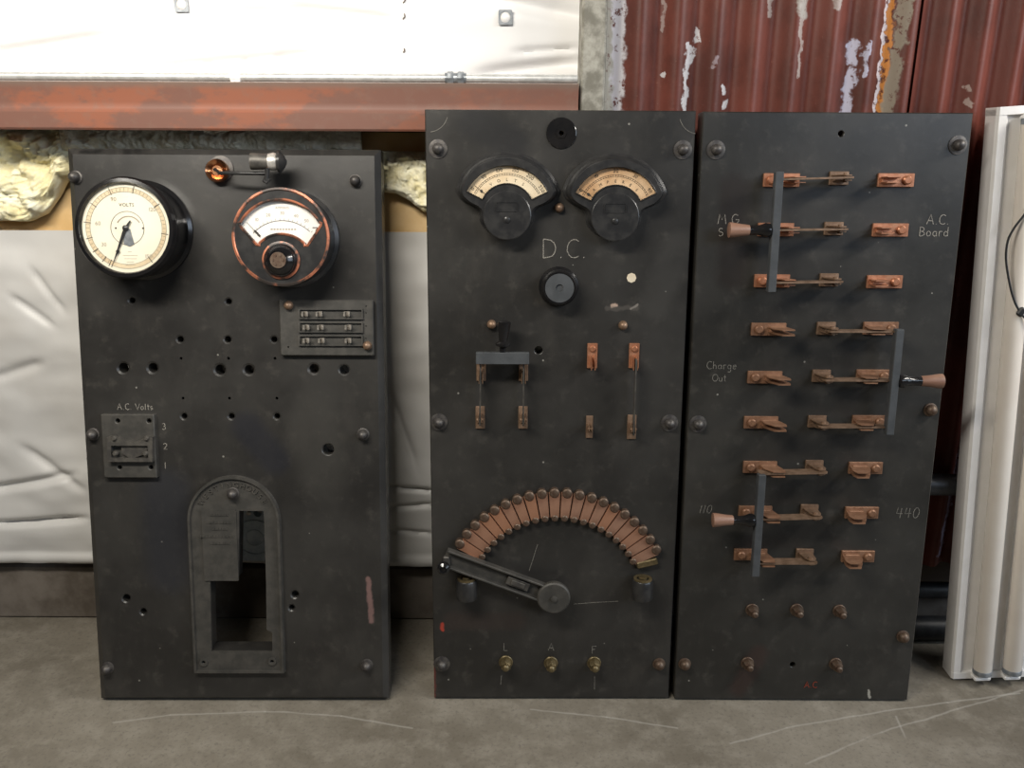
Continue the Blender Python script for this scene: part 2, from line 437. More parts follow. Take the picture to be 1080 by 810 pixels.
# meter cover opening in panel 1
open_px = [(253, 538), (279, 538), (281.5, 615), (282, 663), (288, 666), (288, 686), (224, 686), (222.5, 611), (252, 611)]
open_uv = [P1.P(*p) for p in open_px][::-1]
h1 = [P1.hole(*a) for a in ((139, 317, 3.2), (241, 318, 3.2), (190, 358, 3.4), (240, 358, 3.6), (289, 358, 3.4),
      (191, 378, 1.6, 0), (241, 378, 1.6, 0), (290, 378, 1.6, 0), (130, 388, 5.5, .004), (161, 388, 5.2, .004), (232, 390, 5.6, .004),
      (262.5, 390, 5.2, .004), (331, 389, 5.2, .004), (363, 390, 5.2, .003), (193, 420, 1.6, 0), (242, 420, 1.6, 0), (292, 420, 1.6, 0),
      (194, 439, 3.2), (244, 439, 3.2), (292, 439, 3.2), (346, 474, 6.3, .002), (133, 631, 4.2), (151, 645, 3.4),
      (311, 627, 4.0), (307.5, 641, 3.2))]
h1.append(([P1.P(px - (3 if px <= 253 else 0), py) for px, py in open_px][::-1], 0))
SL1 = slate('worn_slate_left', (0.026, 0.0245, 0.023), (0.038, 0.036, 0.033), line_marks(P1, [
    (388.5, 612, 392, 655, 0.0055, (0.20, 0.12, 0.11), 0.9), (260, 450, 290, 485, 0.03, (0.018, 0.019, 0.026), 0.6),
    (175, 520, 180, 600, 0.05, (0.024, 0.026, 0.034), 0.5), (85, 158, 108, 158, 0.006, (0.006, 0.006, 0.006), 0.9),
    (132, 158, 144, 158, 0.007, (0.006, 0.006, 0.006), 0.9), (330, 440, 340, 500, 0.05, (0.055, 0.052, 0.046), 0.35)]))
P1.slab(SL1, h1)
h2 = [P2.hole(592, 140, 2.6, 0), P2.hole(568, 369.5, 4.3, 0.001)]
SL2 = slate('worn_slate_middle', (0.026, 0.0245, 0.0225), (0.036, 0.034, 0.031), line_marks(P2, [
    (500, 130, 540, 150, 0.03, (0.014, 0.014, 0.015), 0.75), (690, 320, 715, 260, 0.03, (0.065, 0.062, 0.057), 0.4),
    (466, 658, 467, 664, 0.004, (0.4, 0.05, 0.03), 0.9), (645, 323, 650, 322, 0.003, (0.45, 0.33, 0.26), 0.9),
    (640, 325, 672, 325, 0.004, (0.10, 0.09, 0.08), 0.5), (457, 700, 457, 735, 0.005, (0.16, 0.04, 0.03), 0.8),
    (666, 326, 672, 322, 0.002, (0.2, 0.18, 0.16), 0.9), (477, 655, 545, 655, 0.02, (0.05, 0.03, 0.025), 0.3)]))
P2.slab(SL2, h2, 0.002, 0.002)
h3 = [P3.hole(887, 141, 3.0, 0.001), P3.hole(836, 701, 3.2, 0.001)]
SL3 = slate('worn_slate_right', (0.026, 0.0245, 0.0215), (0.036, 0.034, 0.030), line_marks(P3, [
    (775, 200, 772, 290, 0.028, (0.020, 0.015, 0.012), 0.8), (780, 725, 800, 690, 0.02, (0.05, 0.022, 0.018), 0.4),
    (916, 728, 917, 735, 0.003, (0.4, 0.38, 0.33), 0.9)]))
P3.slab(SL3, h3, 0.002, 0.002)

# ---- bolts
def bolt_mesh(name, m, r, h, wr):
    b = MB()
    b.lathe([(wr, 0), (wr, .0025), (wr*.92, .0035)], seg=24)
    b.lathe([(r, .003), (r, h*.62), (r*.82, h*.75)], seg=6)
    b.lathe([(r*.62, h*.7), (r*.62, h*.92), (r*.35, h)], seg=16)
    return b.mesh(name, m)
def dome_mesh(name, m, r, h, wr):
    b = MB(); b.lathe([(wr, 0), (wr, .002), (r*1.02, .003)], seg=24)
    b.lathe([(r, .002), (r, h*.4)] + [(r*math.cos(a), h*.4+h*.6*math.sin(a)) for a in (R(20), R(40), R(60), R(80))], seg=20)
    return b.mesh(name, m)
bd1 = dome_mesh('bolt', 'bolt', .0105, .020, .013)
bd2 = dome_mesh('bolt', 'bolt', .0105, .018, .0175)
bb3 = dome_mesh('bolt', 'brown_bolt', .011, .017, .0135)
bc = dome_mesh('bolt', 'copper_dull', .0085, .014, .009)
nutm = bolt_mesh('terminal_stud', 'brass', .012, .030, .015)
nutb = bolt_mesh('terminal_stud', 'brown_bolt', .011, .028, .014)
def bolts(P, me, pts, n=0.0, name='bolt'):
    for px, py in pts: inst(me, name, P.e, P.V(px, py, n))
bolts(P1, bd1, [(80, 187), (375, 191), (98.5, 458), (383, 458), (114, 704), (387, 701)])
bolts(P2, bd2, [(462, 157), (720, 158), (463, 445), (706, 446), (466, 700)])
bolts(P2, bb3, [(695, 700)])
bolts(P2, bc, [(518.5, 342), (657, 343), (590, 219)])
bolts(P3, bd2, [(755, 158), (1010, 153), (736, 447)]); bolts(P3, bb3, [(981, 432), (722, 700), (952, 671)])
bolts(P2, nutm, [(533.5, 698), (581, 699), (626.5, 699)], name='terminal_stud')
bolts(P3, nutb, [(793, 643), (840, 643), (885, 644), (788, 699), (881, 700)], name='terminal_stud')

# ---- chalk writing
b = MB()
def chalk_word(P, word, px, py, h, w, m='chalk', name='chalk_lettering', label=None, **k):
    b = MB(); u, v = P.P(px, py); chalk_text(b, word, u, v, h, w, **k); b.obj(name, m, P.e, label=label)
chalk_word(P1, 'A.C. Volts', 124, 432, .0125, .0013)
for c, y in (('3', 453), ('2', 474), ('1', 494)): chalk_word(P1, c, 173 + (480-y)*-.06, y, .013, .0014, name='chalk_numeral')
chalk_word(P2, 'D.C.', 572, 272, .036, .0018)
for c, x, y in (('L', 531, 686), ('A', 578, 686), ('F', 624, 689)): chalk_word(P2, c, x, y, .017, .0016, 'chalk_faint', 'chalk_letter')
for pl in ([(529, 712), (528, 722)], [(627, 713), (627, 727)], [(605, 637), (630, 635), (652, 634)], [(567, 574), (562, 590), (558, 602)]):
    b = MB(); b.ribbon([P2.P(*q) for q in pl], .0013, .0005); b.obj('scratch', 'chalk_faint', P2.e)
for cx, cy, a, c_ in ((452, 118, -85, -15), (737, 120, 195, 262)):
    b = MB(); u, v = P2.P(cx, cy); b.ribbon(arc(u, v, .036, a, c_, 10), .0012, .0005); b.obj('washer_mark', 'chalk_faint', P2.e)
for wd, x, y, h, w, m in (('M.G', 757, 236, .018, .0015, 'chalk'), ('S', 757.5, 249, .015, .0014, 'chalk'), ('A.C.', 977, 236.5, .018, .0016, 'chalk'), ('Board', 969, 249, .017, .0015, 'chalk'),
                       ('Charge', 745, 389, .015, .0014, 'chalk_faint'), ('Out', 751, 402, .014, .0014, 'chalk_faint')):
    chalk_word(P3, wd, x, y, h, w, m)
chalk_word(P3, '110', 737, 541, .017, .0015, 'chalk_faint', slant=.2)
chalk_word(P3, '440', 944, 546, .022, .0016, 'chalk_faint', slant=.1)
chalk_word(P3, 'A.C', 848, 725, .014, .0022, 'chalk_red', label='red chalk lettering')

# ------------------------------------------------------------------ panel 1 instruments
# big round voltmeter
vc = P1.V(152, 243); vm = MB()
Rv = .095
vm.lathe([(Rv*1.03, 0), (Rv*1.03, .006), (Rv*.96, .010), (Rv*.965, .060), (Rv*.99, .070), (Rv*1.01, .082), (Rv*.97, .090), (Rv*.90, .091), (Rv*.875, .086), (Rv*.875, .079)], seg=96)
vo = vm.obj('voltmeter', 'black_plastic', P1.e, vc, ang=30)
MB().lathe([(Rv*.90, .0795), (Rv*.90, .081)], seg=96).obj('dial', 'cream', vo)
dz = .0812
b = MB(); b.plate(circ(0, 0, Rv*.80, 72), [(circ(0, 0, Rv*.72, 72), 0)], dz-.0002, dz)
b.obj('scale_band', 'tan_band', vo)
b = MB()
k = Rv*.875/320
for rr in (.80, .715): b.ribbon(circ(0, 0, Rv*rr, 72), .0005, dz+.0001, .0002, True)
b.ribbon(circ(.0025, 0, Rv*.33, 60), .0009, dz+.0001, .0002, True)
for px, py in ((285, 130), (445, 120), (615, 215), (680, 422), (555, 615), (175, 228), (130, 342), (150, 440), (185, 515), (235, 570), (268, 600), (283, 610)):
    dx, dy = (px-382)*k, (378-py)*k; a = math.atan2(dy, dx); q = Rv
    b.ribbon([(math.cos(a)*q*.70, math.sin(a)*q*.70), (math.cos(a)*q*.84, math.sin(a)*q*.84)], .0013, dz+.0002, .0002)
for a in range(-54, 246, 6):
    b.ribbon([(math.cos(R(a))*Rv*.73, math.sin(R(a))*Rv*.73), (math.cos(R(a))*Rv*.79, math.sin(R(a))*Rv*.79)], .0005, dz+.0002, .0002)
for px in (-75, 122): b.plate(circ((px)*k, 0, .0018, 10), [], dz, dz+.0003)
put_text(b, 'VOLTS', (395-382)*k, (378-210)*k, .0090, dz+.0004)
b.obj('dial_marking', 'ink', vo)
for s_, px, py in (('30', 215, 495), ('60', 180, 343), ('90', 302, 170), ('120', 578, 242), ('150', 535, 580)):
    b = MB(); put_text(b, s_, (px-382)*k, (378-py)*k, .0105, dz+.0004); b.obj('dial_numeral', 'faded_ink', vo)
b = MB()
for yy, w in ((548, 30), (575, 110), (598, 90), (622, 60), (645, 75)):
    for q in range(int(w/9)): b.plate(rrect((22-w/2+q*9)*k, (378-yy-2)*k, (22-w/2+q*9+6)*k, (378-yy+2)*k, .0002, 1), [], dz, dz+.0003)
b.ribbon(arc((402-382)*k, (378-385)*k, .024, 150, 30, 14), .002, dz+.0002, .0002)
b.obj('dial_lettering', 'faded_ink', vo)
b = MB(); b.plate([((-20)*k, -10*k), (30*k, -5*k), (55*k, -115*k), (20*k, -132*k), (-20*k, -115*k)], [], dz, dz+.0015)
b.obj('magnet_plate', 'zinc', vo)
b = MB(); b.plate([(-.0035, 0), (.0035, 0), (-96*k+.0006, -240*k), (-96*k-.0006, -240*k)], [], dz+.003, dz+.004)
b.plate([(-.003, 0), (.003, -.001), (44*k, 52*k), (36*k, 56*k)], [], dz+.003, dz+.004)
b.plate([(-80*k, -168*k), (-62*k, -180*k), (-52*k, -172*k), (-70*k, -158*k)], [], dz+.003, dz+.0042)
b.plate([(-78*k, -185*k), (-70*k, -192*k), (-48*k, -165*k), (-58*k, -158*k)], [], dz+.003, dz+.0042)
b.lathe([(.0055, dz), (.0055, dz+.0045), (.003, dz+.006)], seg=16)
b.obj('needle', 'black_metal', vo)
MB().lathe([(Rv*.885, .0868), (Rv*.885, .0880)], seg=64).obj('glass', 'glass', vo)

# second round gauge with a fan window
gc = P1.V(307, 252); Rg = .092
gk = .000372
g = MB(); g.lathe([(Rg*1.05, 0), (Rg*1.05, .006), (Rg*.97, .010), (Rg*.97, .062), (Rg*1.0, .070), (Rg*1.0, .078)], seg=96, cap1=False)
def gp(px, py): return ((px-356)*gk, (475-py)*gk)
wo = [gp(150, 412)] + [gp(355+232*math.cos(R(a)), 520-232*math.sin(R(a))) for a in range(150, 29, -8)] + [gp(560, 412)] + \
     [gp(488, 515)] + [gp(360+165*math.cos(R(a)), 620-165*math.sin(R(a))) for a in range(45, 136, 10)] + [gp(235, 512)]
wo = smooth_loop(wo, 2)
g.plate(circ(0, 0, Rg*1.0, 96), [(wo, 0)], .070, .0785)
go = g.obj('ammeter', 'black_metal', P1.e, gc, ang=30)
b = MB(); rr = []
for k_ in range(97):
    a = 2*PI*k_/96; rr.append([Vector((math.cos(a)*(Rg*1.0+dx), -(.0785+dn), math.sin(a)*(Rg*1.0+dx))) for dx, dn in ((.0008, -.004), (.0008, .0012), (-.003, .0025), (-.0048, .0006), (-.0048, -.001))])
b.rings(rr, False, False); b.obj('rim', 'rim_copper', go, label='worn copper-coloured rim')
def frame_ring(loop, w, n0, h):
    m = len(loop); cx = sum(p[0] for p in loop)/m; cy = sum(p[1] for p in loop)/m
    b = MB(); rr = []
    for i in range(m+1):
        p = Vector(loop[i % m]); a = Vector(loop[(i-1) % m]); c = Vector(loop[(i+1) % m]); d = (c-a).normalized(); nn = Vector((d.y, -d.x))
        if nn.dot(p-Vector((cx, cy))) < 0 and False: nn = -nn
        rr.append([Vector((p.x+nn.x*o*sgn, -(n0+hh), p.y+nn.y*o*sgn)) for sgn in (1,) for o, hh in ((-w*.3, -.004), (-w*.3, h*.5), (w*.2, h), (w, h*.4), (w, -.001))])
    b.rings(rr, False, False); return b
frame_ring(wo[::-1], .0035, .0785, .003).obj('window_rim', 'rim_copper', go, label='worn copper-coloured window rim')
b = MB(); b.plate([(x*1.0, y*1.0) for x, y in circ(0, 0, Rg*.95, 48)], [], .066, .0705); b.obj('dial', 'white_dial', go)
b = MB(); dz = .0707
b.ribbon([gp(360+205*math.cos(R(a)), 595-205*math.sin(R(a))) for a in range(137, 42, -5)], .0011, dz, .0002)
b.ribbon([gp(218, 440), gp(245, 470)], .004, dz+.002, .0005)
b.ribbon([gp(180, 400), gp(222, 445)], .0008, dz+.002, .0004)
b.ribbon([gp(515, 425), gp(540, 425), gp(530, 440)], .002, dz, .0003)
for a in range(135, 44, -6):
    b.ribbon([gp(360+205*math.cos(R(a)), 595-205*math.sin(R(a))), gp(360+217*math.cos(R(a)), 595-217*math.sin(R(a)))], .0005, dz, .0002)
b.obj('needle', 'ink', go)
for s_, px, py in (('10', 230, 385), ('20', 290, 362), ('30', 362, 352), ('40', 432, 366), ('50', 485, 390)):
    b = MB(); put_text(b, s_, *gp(px, py), .0085, dz+.0002); b.obj('dial_numeral', 'faded_ink', go)
b = MB()
put_text(b, 'AMPERES', *gp(362, 325), .006, dz+.0002); 
for q in range(9): b.plate(rrect(*gp(300+q*15, 437), *gp(310+q*15, 431), .0001, 1), [], dz-.0001, dz+.0002)
b.obj('dial_lettering', 'faded_ink', go)
kx, ky = gp(355, 592)
MB().lathe([(.036, .078), (.036, .0815), (.033, .0825)], (kx, 0, ky), seg=48).obj('knob_ring', 'rim_copper', go)
MB().lathe([(.032, .080), (.031, .088), (.026, .096), (.0175, .102), (.0165, .101), (.0155, .102)], (kx, 0, ky), seg=48).obj('knob', 'black_plastic', go)
b = MB(); b.lathe([(.0155, .101), (.015, .1032)], (kx, 0, ky), seg=24)
for q in range(6):
    a = q*PI/3; b.lathe([(.0028, .1030), (.0022, .1045)], (kx+math.cos(a)*.0095, 0, ky+math.sin(a)*.0095), seg=8)
b.obj('knob_cap', 'brown_bolt', go)
MB().plate([(x, y) for x, y in wo], [], .0772, .0782).obj('glass', 'glass', go)

# lamp bracket at the top of panel 1
lc = P1.V(233, 178)
lb = MB(); lb.lathe([(.025, 0), (.025, .003), (.021, .004)], seg=40)
lo = lb.obj('lamp_bracket', 'bolt', P1.e, lc)
q = P1.P(229, 180, .012); off = Vector((q[0], 0, q[1])) - Vector((lc.x, 0, lc.z))
MB().lathe([(.019, .003), (.0225, .008), (.0225, .016), (.020, .021), (.014, .017), (.010, .012)], off, seg=40).obj('copper_cup', 'copper_bright', lo, label='bright copper cup')
p0 = Vector((off.x+.002, -.010, off.z)); e1 = P1.V(232, 182.5, .045)-lc; e2 = P1.V(280, 183, .055)-lc
MB().tube([p0, p0+Vector((0, -.02, 0)), e1+Vector((.000, .004, 0)), e1+Vector((.006, -.002, 0)), e1.lerp(e2, .5), e2], .0036, 12).obj('arm', 'black_metal', lo)
sc = P1.V(283, 170.5, .058)-lc
ax = Vector((1, .1, .0)).normalized()
b = MB(); b.lathe([(.0150, -.033), (.0158, -.030), (.0150, -.006), (.0150, .000), (.013, .002), (.0125, -.026), (.0125, -.0325)], sc, ax, 32, False, False)
b.obj('socket_sleeve', 'grey_metal', lo)
MB().lathe([(.0125, -.020), (.0125, -.018)], sc, ax, 24).obj('socket_core', 'black_plastic', lo)
MB().lathe([(.0145, -.002), (.016, .004), (.0175, .010), (.0155, .016), (.012, .017)], sc, ax, 24).obj('socket_shell', 'silver', lo, label='bright metal socket shell')
MB().lathe([(.012, .013), (.020, .018), (.021, .022), (.012, .030), (.004, .034)], sc, ax, 28).obj('socket_cap', 'black_metal', lo)
kk = P1.V(281, 190, .06)-lc
b = MB(); b.tube([sc+Vector((.0, -.004, -.008)), kk], .0045, 12); b.box(kk, (.012, .005, .013), .002, Matrix.Rotation(.6, 3, 'Y'))
b.obj('key_switch', 'black_metal', lo)

# terminal block on panel 1
a0 = P1.P(297.5, 374.5); a1 = P1.P(394.5, 316.5); tb = MB()
cx, cz = (a0[0]+a1[0])/2, (a0[1]+a1[1])/2; W_, H_ = a1[0]-a0[0], a1[1]-a0[1]
def q2(px, py): p = P1.P(px, py, .014); return (p[0]-cx, p[1]-cz)
tb.plate(rrect(-W_/2+.002, -H_/2+.002, W_/2-.002, H_/2-.002, .002), [(circ(*q2(386, y), .0014, 8), 0) for y in (323, 330, 344, 357)] + [(circ(*q2(304, 366), .002, 8), 0)], 0.0, .013, .002, rrect(-W_/2, -H_/2, W_/2, H_/2, .003))
to = tb.obj('terminal_block', 'cast', P1.e, (cx, 0, cz))
for i, y in enumerate((331, 345, 359)):
    p = q2(315, y+5.5); r_ = q2(383, y-5.5)
    b = MB(); o_ = rrect(p[0], p[1], r_[0], r_[1], .001, 2)
    b.plate(o_, [(rrect(p[0]+.004, p[1]+.0025, r_[0]-.003, r_[1]-.0025, .0005, 1), 0)], .0125, .0185)
    b.obj('clip_frame', 'cast', to)
def clip_m():
    b = MB()
    for s_ in (-1, 1): b.box((s_*.0038, -.0065, 0), (.0022, .013, .010), .0004); b.box((s_*.0048, -.0128, .0), (.003, .0012, .009), .0003)
    b.box((0, -.001, 0), (.0100, .002, .010)); return b.mesh('clip', 'clip_metal')
cm = clip_m()
for i, y in enumerate((331, 345, 359)):
    for x in ((322.5, 337.5, 366.5), (324, 339, 368), (324, 340, 368))[i]:
        p = q2(x, y); inst(cm, 'clip', to, (p[0], -.0125, p[1]))
for px, py in ((304.5, 322), (387.5, 364.5)):
    p = q2(px, py); inst(bc, 'screw', to, (p[0], -.013, p[1]), label='copper-toned screw')

# plug block under the words A.C. Volts
a0 = P1.P(113, 502.5); a1 = P1.P(165, 436); cx, cz = (a0[0]+a1[0])/2, (a0[1]+a1[1])/2; W_, H_ = a1[0]-a0[0], a1[1]-a0[1]
def q3(px, py, n=.014): p = P1.P(px, py, n); return (p[0]-cx, p[1]-cz)
b = MB(); b.plate(rrect(-W_/2+.002, -H_/2+.002, W_/2-.002, H_/2-.002, .001), [(circ(*q3(x, y), .0048, 14), .0015) for x, y in ((124, 444), (157, 444), (126, 493), (159, 493))], 0, .014, .002, rrect(-W_/2, -H_/2, W_/2, H_/2, .002))
po = b.obj('plug_block', 'cast', P1.e, (cx, 0, cz))
top = [q3(113, 461, .024), q3(122, 459, .024), q3(130, 464, .024), q3(140, 467, .024), q3(148, 464, .024), q3(154, 460, .024), q3(161, 461, .024), q3(161, 487, .024), q3(114, 487, .024)]
b = MB(); b.plate(top[::-1], [(rrect(*q3(118, 483, .024), *q3(156, 470, .024), .002, 2), 0)], .013, .026)
b.plate([q3(128, 466, .02), q3(150, 466, .02), q3(157, 472, .02), q3(150, 480, .02), q3(138, 484, .02), q3(128, 478, .02)][::-1], [], .013, .020)
b.obj('plug_bridge', 'grey_metal', po)
sm = MB().lathe([(.0052, 0), (.0052, .008), (.0035, .011)], seg=14).mesh('stud', 'grey_metal')
for x, y in ((121, 462), (155, 462), (122, 478), (154, 478)):
    p = q3(x, y, .024); inst(sm, 'stud', po, (p[0], -.020, p[1]))

# arched meter cover plate
c0 = P1.P(206, 708); c1 = P1.P(300.5, 708); t0 = P1.P(200, 560); t1 = P1.P(298, 560)
xl, xr = (c0[0]+t0[0])/2, (c1[0]+t1[0])/2; yb = c0[1]; top_ = P1.P(248, 501)[1]; rad = (xr-xl)/2; cx = (xl+xr)/2
ocx, ocz = cx, yb
def arch(k):
    rr_ = rad-k
    pts = [(-rad+k, k), (rad-k, k)] + arc(0, top_-yb-rad, rr_, 0, 180, 28)
    return pts
op = [(x-ocx, y-ocz) for x, y in open_uv]
b = MB(); b.plate(arch(.001), [(op, 0)] + [(circ((px-ocx), (py-ocz), .0035, 12), .002) for px, py in (P1.P(216, 697), P1.P(288, 696))], 0, .006, 0, arch(0))
b.plate(arch(.001), [(arch(.006), 0)], .0055, .0115)
b.plate([(x, y) for x, y in rrect(P1.P(217, 611)[0]-ocx, P1.P(217, 611)[1]-ocz, P1.P(253, 611)[0]-ocx, P1.P(253, 537)[1]-ocz, .002, 2)], [], .0055, .009)
ao = b.obj('meter_cover', 'cast', P1.e, (ocx, 0, ocz), ang=25)
b = MB(); put_arc_text(b, 'WESTINGHOUSE', 0, top_-yb-rad, rad-.0185, .0155, .0085, 147, 33)
b2 = MB()
for f in b.bm.faces[:]: pass
bmesh.ops.remove_doubles(b.bm, verts=b.bm.verts[:], dist=1e-6)
ex = bmesh.ops.extrude_face_region(b.bm, geom=b.bm.faces[:])
for e in ex['geom']:
    if isinstance(e, bmesh.types.BMVert): e.co.y += .0035
b.obj('raised_lettering', 'grey_metal', ao)
b2.bm.free()
b = MB()
rl = random.Random(3)
for yy, xa, xb in ((543, 222, 240), (551, 217, 243), (558, 224, 240), (565.5, 211, 246), (573, 222, 242)):
    x = xa
    while x < xb:
        w = rl.uniform(1.6, 3.4); p = P1.P(x, yy+1.2, .009); r_ = P1.P(min(x+w, xb+1), yy-1.0, .009)
        b.plate([(p[0]-ocx, p[1]-ocz), (r_[0]-ocx, p[1]-ocz), (r_[0]-ocx, r_[1]-ocz), (p[0]-ocx, r_[1]-ocz)], [], .0085, .0102); x += w+.5
b.obj('worn_lettering', 'cast', ao)
p = P1.P(247, 519.5); inst(bd1, 'bolt', ao, (p[0]-ocx, -.006, p[1]-ocz))
rg = MB(); rg.lathe([(.009, 0), (.009, .003), (.006, .0035), (.0042, .003), (.0042, -.002)], seg=20, cap0=False, cap1=False); rgm = rg.mesh('screw_boss', 'cast')
for px, py in ((216, 697), (288, 696)):
    p = P1.P(px, py); inst(rgm, 'screw_boss', ao, (p[0]-ocx, -.0058, p[1]-ocz))

# ------------------------------------------------------------------ panel 2 instruments
fk = .000374
fo = [(60, 215), (90, 160), (150, 108), (215, 84), (280, 76), (350, 86), (410, 112), (465, 160), (505, 220), (510, 252), (475, 290), (412, 322), (398, 380), (350, 425), (280, 441), (210, 425), (162, 380), (150, 325), (85, 285), (56, 250)]
face = smooth_loop([((x-280)*fk, (262-y)*fk) for x, y in fo], 4)[::-1]
def sc_(l, k, dx=0, dy=0): return [(x*k+dx, y*k+dy) for x, y in l]
win = sector(0, (262-342)*fk, 137*fk, 223*fk, 26, 154, 26)
def fan_meter(px, py, name, dial, words, nums, needle_a):
    c = P2.V(px, py)
    b = MB()
    st = [(1.15, 0), (1.15, .006), (1.09, .010), (1.06, .020), (1.02, .031), (.985, .0345)]
    b.rings([[Vector((x, -n, y)) for x, y in sc_(face, k, 0, -.001*(1.15-k)*10)] for k, n in st], True, False)
    b.plate(sc_(face, .985, 0, -.00165), [(win[::-1], 0)], .027, .0346)
    b.plate(circ(0, -.037, .0435, 40), [], .0340, .0365, .001, circ(0, -.037, .045, 40))
    b.plate(rrect(-.021, -.030, .021, -.012, .003), [(rrect(-.0195, -.0285, .0195, -.0135, .002), 0)], .036, .0375)
    b.lathe([(.006, .0360), (.0055, .0385), (.003, .0395)], (0, 0, -.045), seg=16)
    o = b.obj(name, 'black_metal', P2.e, c, ang=28)
    frame_ring(win, .0022, .0345, .0025).obj('window_rim', 'black_metal', o)
    MB().plate(sector(0, (262-342)*fk, 130*fk, 232*fk, 20, 160, 26), [], .024, .0275).obj('dial', dial, o)
    b = MB(); cy = (262-342)*fk
    for rr_ in (186, 178): b.ribbon(arc(0, cy, rr_*fk, 28, 152, 24), .0006, .0276, .0002)
    for a in range(30, 151, 4): b.ribbon([(math.cos(R(a))*r_*fk, cy+math.sin(R(a))*r_*fk) for r_ in (178, 188 if a % 20 else 196)], .0006, .0276, .0002)
    n_ = len(nums); b.obj('dial_marking', 'ink', o)
    for i, s_ in enumerate(nums):
        b = MB(); a = 147 - i*(114/(n_-1)); put_text(b, s_, math.cos(R(a))*205*fk, cy+math.sin(R(a))*205*fk, .0095, .0279, R(a-90)); b.obj('dial_numeral', 'ink', o)
    b = MB(); put_arc_text(b, words, 0, cy, 156*fk, .0078, .0279, 90+6.2*len(words), 90-6.2*len(words))
    b.obj('dial_word', 'ink', o)
    b = MB(); a = R(needle_a)
    b.ribbon([(math.cos(a)*100*fk, cy+math.sin(a)*100*fk), (math.cos(a)*205*fk, cy+math.sin(a)*205*fk)], .0009, .029, .0005)
    b.plate(circ(math.cos(a)*163*fk, cy+math.sin(a)*163*fk, .0026, 12), [], .0288, .0296); b.obj('needle', 'ink', o)
    MB().plate(sector(0, cy, 134*fk, 226*fk, 23, 157, 26), [], .0330, .0338).obj('glass', 'glass', o)
    return o
fan_meter(534.8, 206, 'voltmeter', 'aged_dial', 'VOLTS', ['0', '50', '100', '150', '200', '250'], 142)
fan_meter(647.0, 207.5, 'ammeter', 'brown_dial', 'AMPERES', ['0', '10', '20', '30', '40'], 146)

# push button knob
b = MB(); b.lathe([(.0385, 0), (.0385, .004), (.034, .010), (.0345, .018), (.0345, .030), (.031, .036), (.0285, .036), (.028, .034), (.008, .034), (.006, .030), (.006, .020)], seg=56)
ko = b.obj('push_button', 'black_plastic', P2.e, P2.V(589, 302))
MB().lathe([(.0275, .0335), (.0275, .0362), (.0075, .0368), (.0065, .030)], seg=48, cap1=False).obj('button_face', 'fibre', ko)
# disc around the top hole, cream spot
b = MB(); b.plate(circ(0, 0, .027, 36), [(circ(0, 0, .0048, 12), 0), ], 0, .003, .001, circ(0, 0, .0285, 36)); b.plate(circ(0, 0, .0105, 6), [(circ(0, 0, .005, 6), 0)], .0025, .0045)
b.obj('washer_disc', 'black_plastic', P2.e, P2.V(592, 140.5), ang=12)
MB().plate(circ(0, 0, .0095, 8), [], -.0, .0008).obj('cream_spot', 'hole_paint', P2.e, P2.V(666, 293), label='small cream spot')

# ---- knife switches.  local frame of a contact: +x towards the hinge, -y out of the panel
def jaw_mesh(name='contact_jaw', s=1.0, length=.068, wid=.025, m='copper', hh=.044, tip=.030):
    b = MB(); h = hh*s
    b.box((0, -.003*s, 0), (length, .006*s, wid), .0008)
    for sg in (-1, 1):
        z = sg*.0034*s
        prof = [(-.002, .005), (tip*s, .005), ((tip+.006)*s, h*.75), ((tip+.003)*s, h), (.012*s, h), (.0*s, h*.55)]
        A = [Vector((x, -n, z+sg*(.0007*s*(n/h)**3))) for x, n in prof]; B = [p+Vector((0, 0, sg*.0017*s)) for p in A]
        b.rings([A, B])
    b.box((.015*s, -.008*s, 0), (.028*s, .008*s, .0125*s), .001)
    b.lathe([(.0085*s, .006*s), (.0085*s, .010*s), (.006*s, .0125*s)], (-length*.29, 0, 0), seg=16)
    return b.mesh(name, m)
def hinge_mesh(s=1.0, m='copper_dull', length=.036, wid=.025):
    b = MB(); h = .046*s
    b.box((0, -.003*s, 0), (length, .006*s, wid), .0008)
    for sg in (-1, 1):
        z = sg*.0034*s; prof = [(-.014*s, .005), (.014*s, .005), (.012*s, h*.8), (.006*s, h), (-.004*s, h), (-.010*s, h*.8)]
        A = [Vector((x, -n, z)) for x, n in prof]; B = [p+Vector((0, 0, sg*.0022*s)) for p in A]
        b.rings([A, B])
    b.lathe([(.005*s, -.0085*s), (.005*s, .0085*s)], (.001, -h*.78, 0), (0, 0, 1), 12)
    return b
HG = hinge_mesh().mesh('hinge', 'copper_dull'); JW = jaw_mesh(); JWd = jaw_mesh(m='copper_brown', hh=.054, tip=.033)
def blade_between(p, q, n0, n1, th, over0, over1):
    """p, q = (u, v) hinge and jaw centres; blade stands edge-out in the plane of n"""
    b = MB(); d = Vector((q[0]-p[0], q[1]-p[1])); L_ = d.length; d.normalize(); nn = Vector((-d.y, d.x))*th/2
    nm = (n0+n1)/2; hw = (n1-n0)/2
    prof = [(-over0, nm-hw*.6), (-over0+.004, nm-hw), (L_+over1*.55, nm-hw), (L_+over1, nm-hw*.55), (L_+over1, nm+hw*.55), (L_+over1*.55, nm+hw), (-over0+.004, nm+hw), (-over0, nm+hw*.6)]
    A = []; B = []
    for x, n in prof:
        c = Vector(p)+d*x; A.append(Vector((c.x+nn.x, -n, c.y+nn.y))); B.append(Vector((c.x-nn.x, -n, c.y-nn.y)))
    b.rings([A, B]); return b
def part_empty(name, P, p):
    o = bpy.data.objects.new(name, None); C.objects.link(o); o.parent = P.e; o.location = (p[0], 0, p[1]); o.empty_display_size = .03; return o
